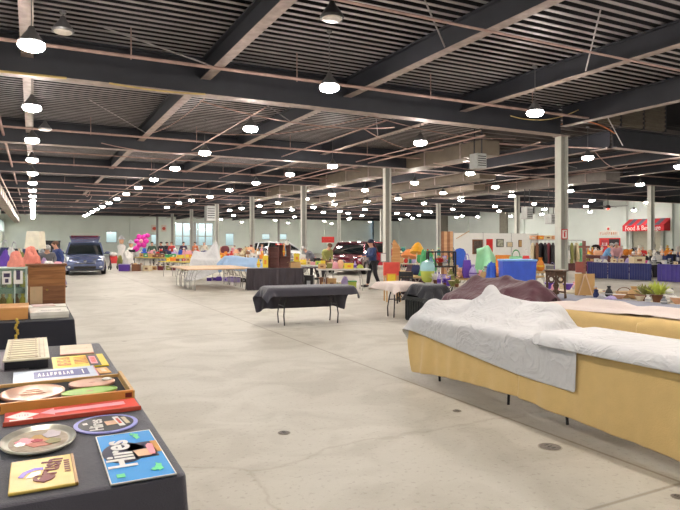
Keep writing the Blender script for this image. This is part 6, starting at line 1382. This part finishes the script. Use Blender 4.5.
# awning
ya, yb = ywall(671), ywall(629.5); yc = (ya+yb)/2; La = yb-ya; zc = yc*CO+XR*SI
t = thing('shop_awning', 'red awning with grey stripes reading Food & Beverage above the shutter', 'awning', (XR-.02, yc, 0), -PI/2)
zt, zm, zl = EYE+(HOR-219)*zc/FP, EYE+(HOR-225.5)*zc/FP, EYE+(HOR-231)*zc/FP
for k in range(9):
    x0 = -La/2+La*k/9; a = MB(); loft(a, [[(x0, 0, zt), (x0+La/9, 0, zt), (x0+La/9, 0, zt+.03), (x0, 0, zt+.03)], [(x0, -.95, zm), (x0+La/9, -.95, zm), (x0+La/9, -.95, zm+.03), (x0, -.95, zm+.03)]]); a.build('stripe', M('awning_red', (204, 36, 48), .7) if k % 2 == 0 else M('awning_grey', (96, 96, 112), .7), t)
a = MB(); a.box((0, -.955, (zm+zl)/2), (La, .03, zm-zl+.03)); a.build('valance', M('awning_red', (204, 36, 48), .7), t)
for s in (-1, 1): a = MB(); a.prism([(0, zl), (-.95, zl), (-.95, zm), (0, zt)], -.02, .02, Matrix.Translation((s*La/2, 0, 0)) @ Matrix(((0, 0, 1, 0), (1, 0, 0, 0), (0, 1, 0, 0), (0, 0, 0, 1)))); a.build('end_panel', M('awning_red', (204, 36, 48), .7), t)
text('Food & Beverage', .62, (0, -.985, (zm+zl)/2), t, M('sign_white', (236, 234, 230), .4), rot=(R(90), 0, 0), depth=.02, bold=.0, sx=La/5.0)
# menu board and emblem on the right wall
def onwall(name, label, cat, p0, p1, yt, ybm):
    y0_, y1_ = ywall(p1), ywall(p0); yc_ = (y0_+y1_)/2; zc_ = yc_*CO+XR*SI; z0_, z1_ = EYE+(HOR-ybm)*zc_/FP, EYE+(HOR-yt)*zc_/FP
    return thing(name, label, cat, (XR-.03, yc_, z0_), -PI/2), y1_-y0_, z1_-z0_
t, L_, h_ = onwall('notice_board', 'red-framed board, red left half and black right half, on the right wall', 'board', 599.5, 620.5, 238, 250.5)
a = MB(); a.box((0, 0, h_/2), (L_, .05, h_)); a.build('frame', col('red'), t); a = MB(); a.box((L_*.22, -.03, h_*.48), (L_*.48, .02, h_*.86)); a.build('dark_panel', col('black'), t); a = MB(); a.box((-L_*.22, -.03, h_*.5), (L_*.34, .02, h_*.7)); a.build('red_panel', M('dull_red', (176, 50, 60), .6), t); o = marks(t, -L_*.22, -.05, h_*.5, L_*.26, h_*.25, 4, white); o.rotation_euler = (R(90), 0, 0)
t, L_, h_ = onwall('wall_emblem', 'pale arched lettering emblem with a small red crest on the right wall', 'sign', 599, 619, 227, 236)
a = MB(); a.prism([(-L_/2, 0), (L_/2, 0), (L_/2, h_*.45), (L_*.2, h_*.62), (-L_*.2, h_*.62), (-L_/2, h_*.45)], -.02, .02, Matrix.Rotation(PI/2, 4, 'X')); a.build('plaque', M('emblem_white', (226, 222, 214), .6), t)
o = marks(t, 0, -.04, h_*.28, L_*.86, h_*.28, 8, M('emblem_tan', (206, 150, 120), .6)); o.rotation_euler = (R(90), 0, 0)
a = MB(); a.lathe([(.25, 0), (.25, .03), (0, .05)], 18, (0, -.02, h_*.8), rot=(PI/2, 0, 0)); a.build('crest', col('white'), t); a = MB(); a.lathe([(.13, .05), (0, .08)], 14, (0, -.02, h_*.8), rot=(PI/2, 0, 0)); a.build('crest_mark', col('red'), t)
# posters over the far tables left of the big windows
for px0, px1, lab in [(151, 157.5, 'red and white poster on the back wall, left of two'), (161, 166, 'red and white poster on the back wall, right of two')]:
    xa, xb = xof(px0, YF), xof(px1, YF); zc_ = YF*CO+xa*SI; z0_, z1_ = EYE+(HOR-231.5)*zc_/FP, EYE+(HOR-225)*zc_/FP
    t = thing('wall_poster', lab, 'poster', ((xa+xb)/2, YF-.23, z0_), 0); a = MB(); a.box((0, 0, (z1_-z0_)/2), (xb-xa, .04, z1_-z0_)); a.build('sheet', M('poster_cream', (236, 220, 206), .6), t); a = MB(); a.ell((0, -.03, (z1_-z0_)*.45), ((xb-xa)*.35, .02, (z1_-z0_)*.25), 14, 6); a.build('print', M('poster_red', (220, 90, 70), .6), t)
# ceiling fan near the food stand
t = thing('ceiling_fan', 'dark ceiling fan with a red light above the notice board', 'fan', dp(608, 42, 4.2), 0)
a = MB(); a.lathe([(.16, -.12), (.18, 0), (.1, .1), (0, .12)], 14); a.build('motor', col('black'), t, smooth=True); a = MB(); a.tube([(0, 0, .1), (0, 0, 1.5)], .025, 6); a.build('rod', col('black'), t)
for k in range(4): a = MB(); a.box((.75*math.cos(k*PI/2+.3), .75*math.sin(k*PI/2+.3), 0), (1.1, .18, .02), (.15, 0, k*PI/2+.3)); a.build('blade', col('black'), t)
a = MB(); a.ell((0, 0, -.16), (.09, .09, .08), 10, 6); a.build('red_light', M('red_glow', (255, 80, 60), .4, emit=2.0), t, smooth=True)
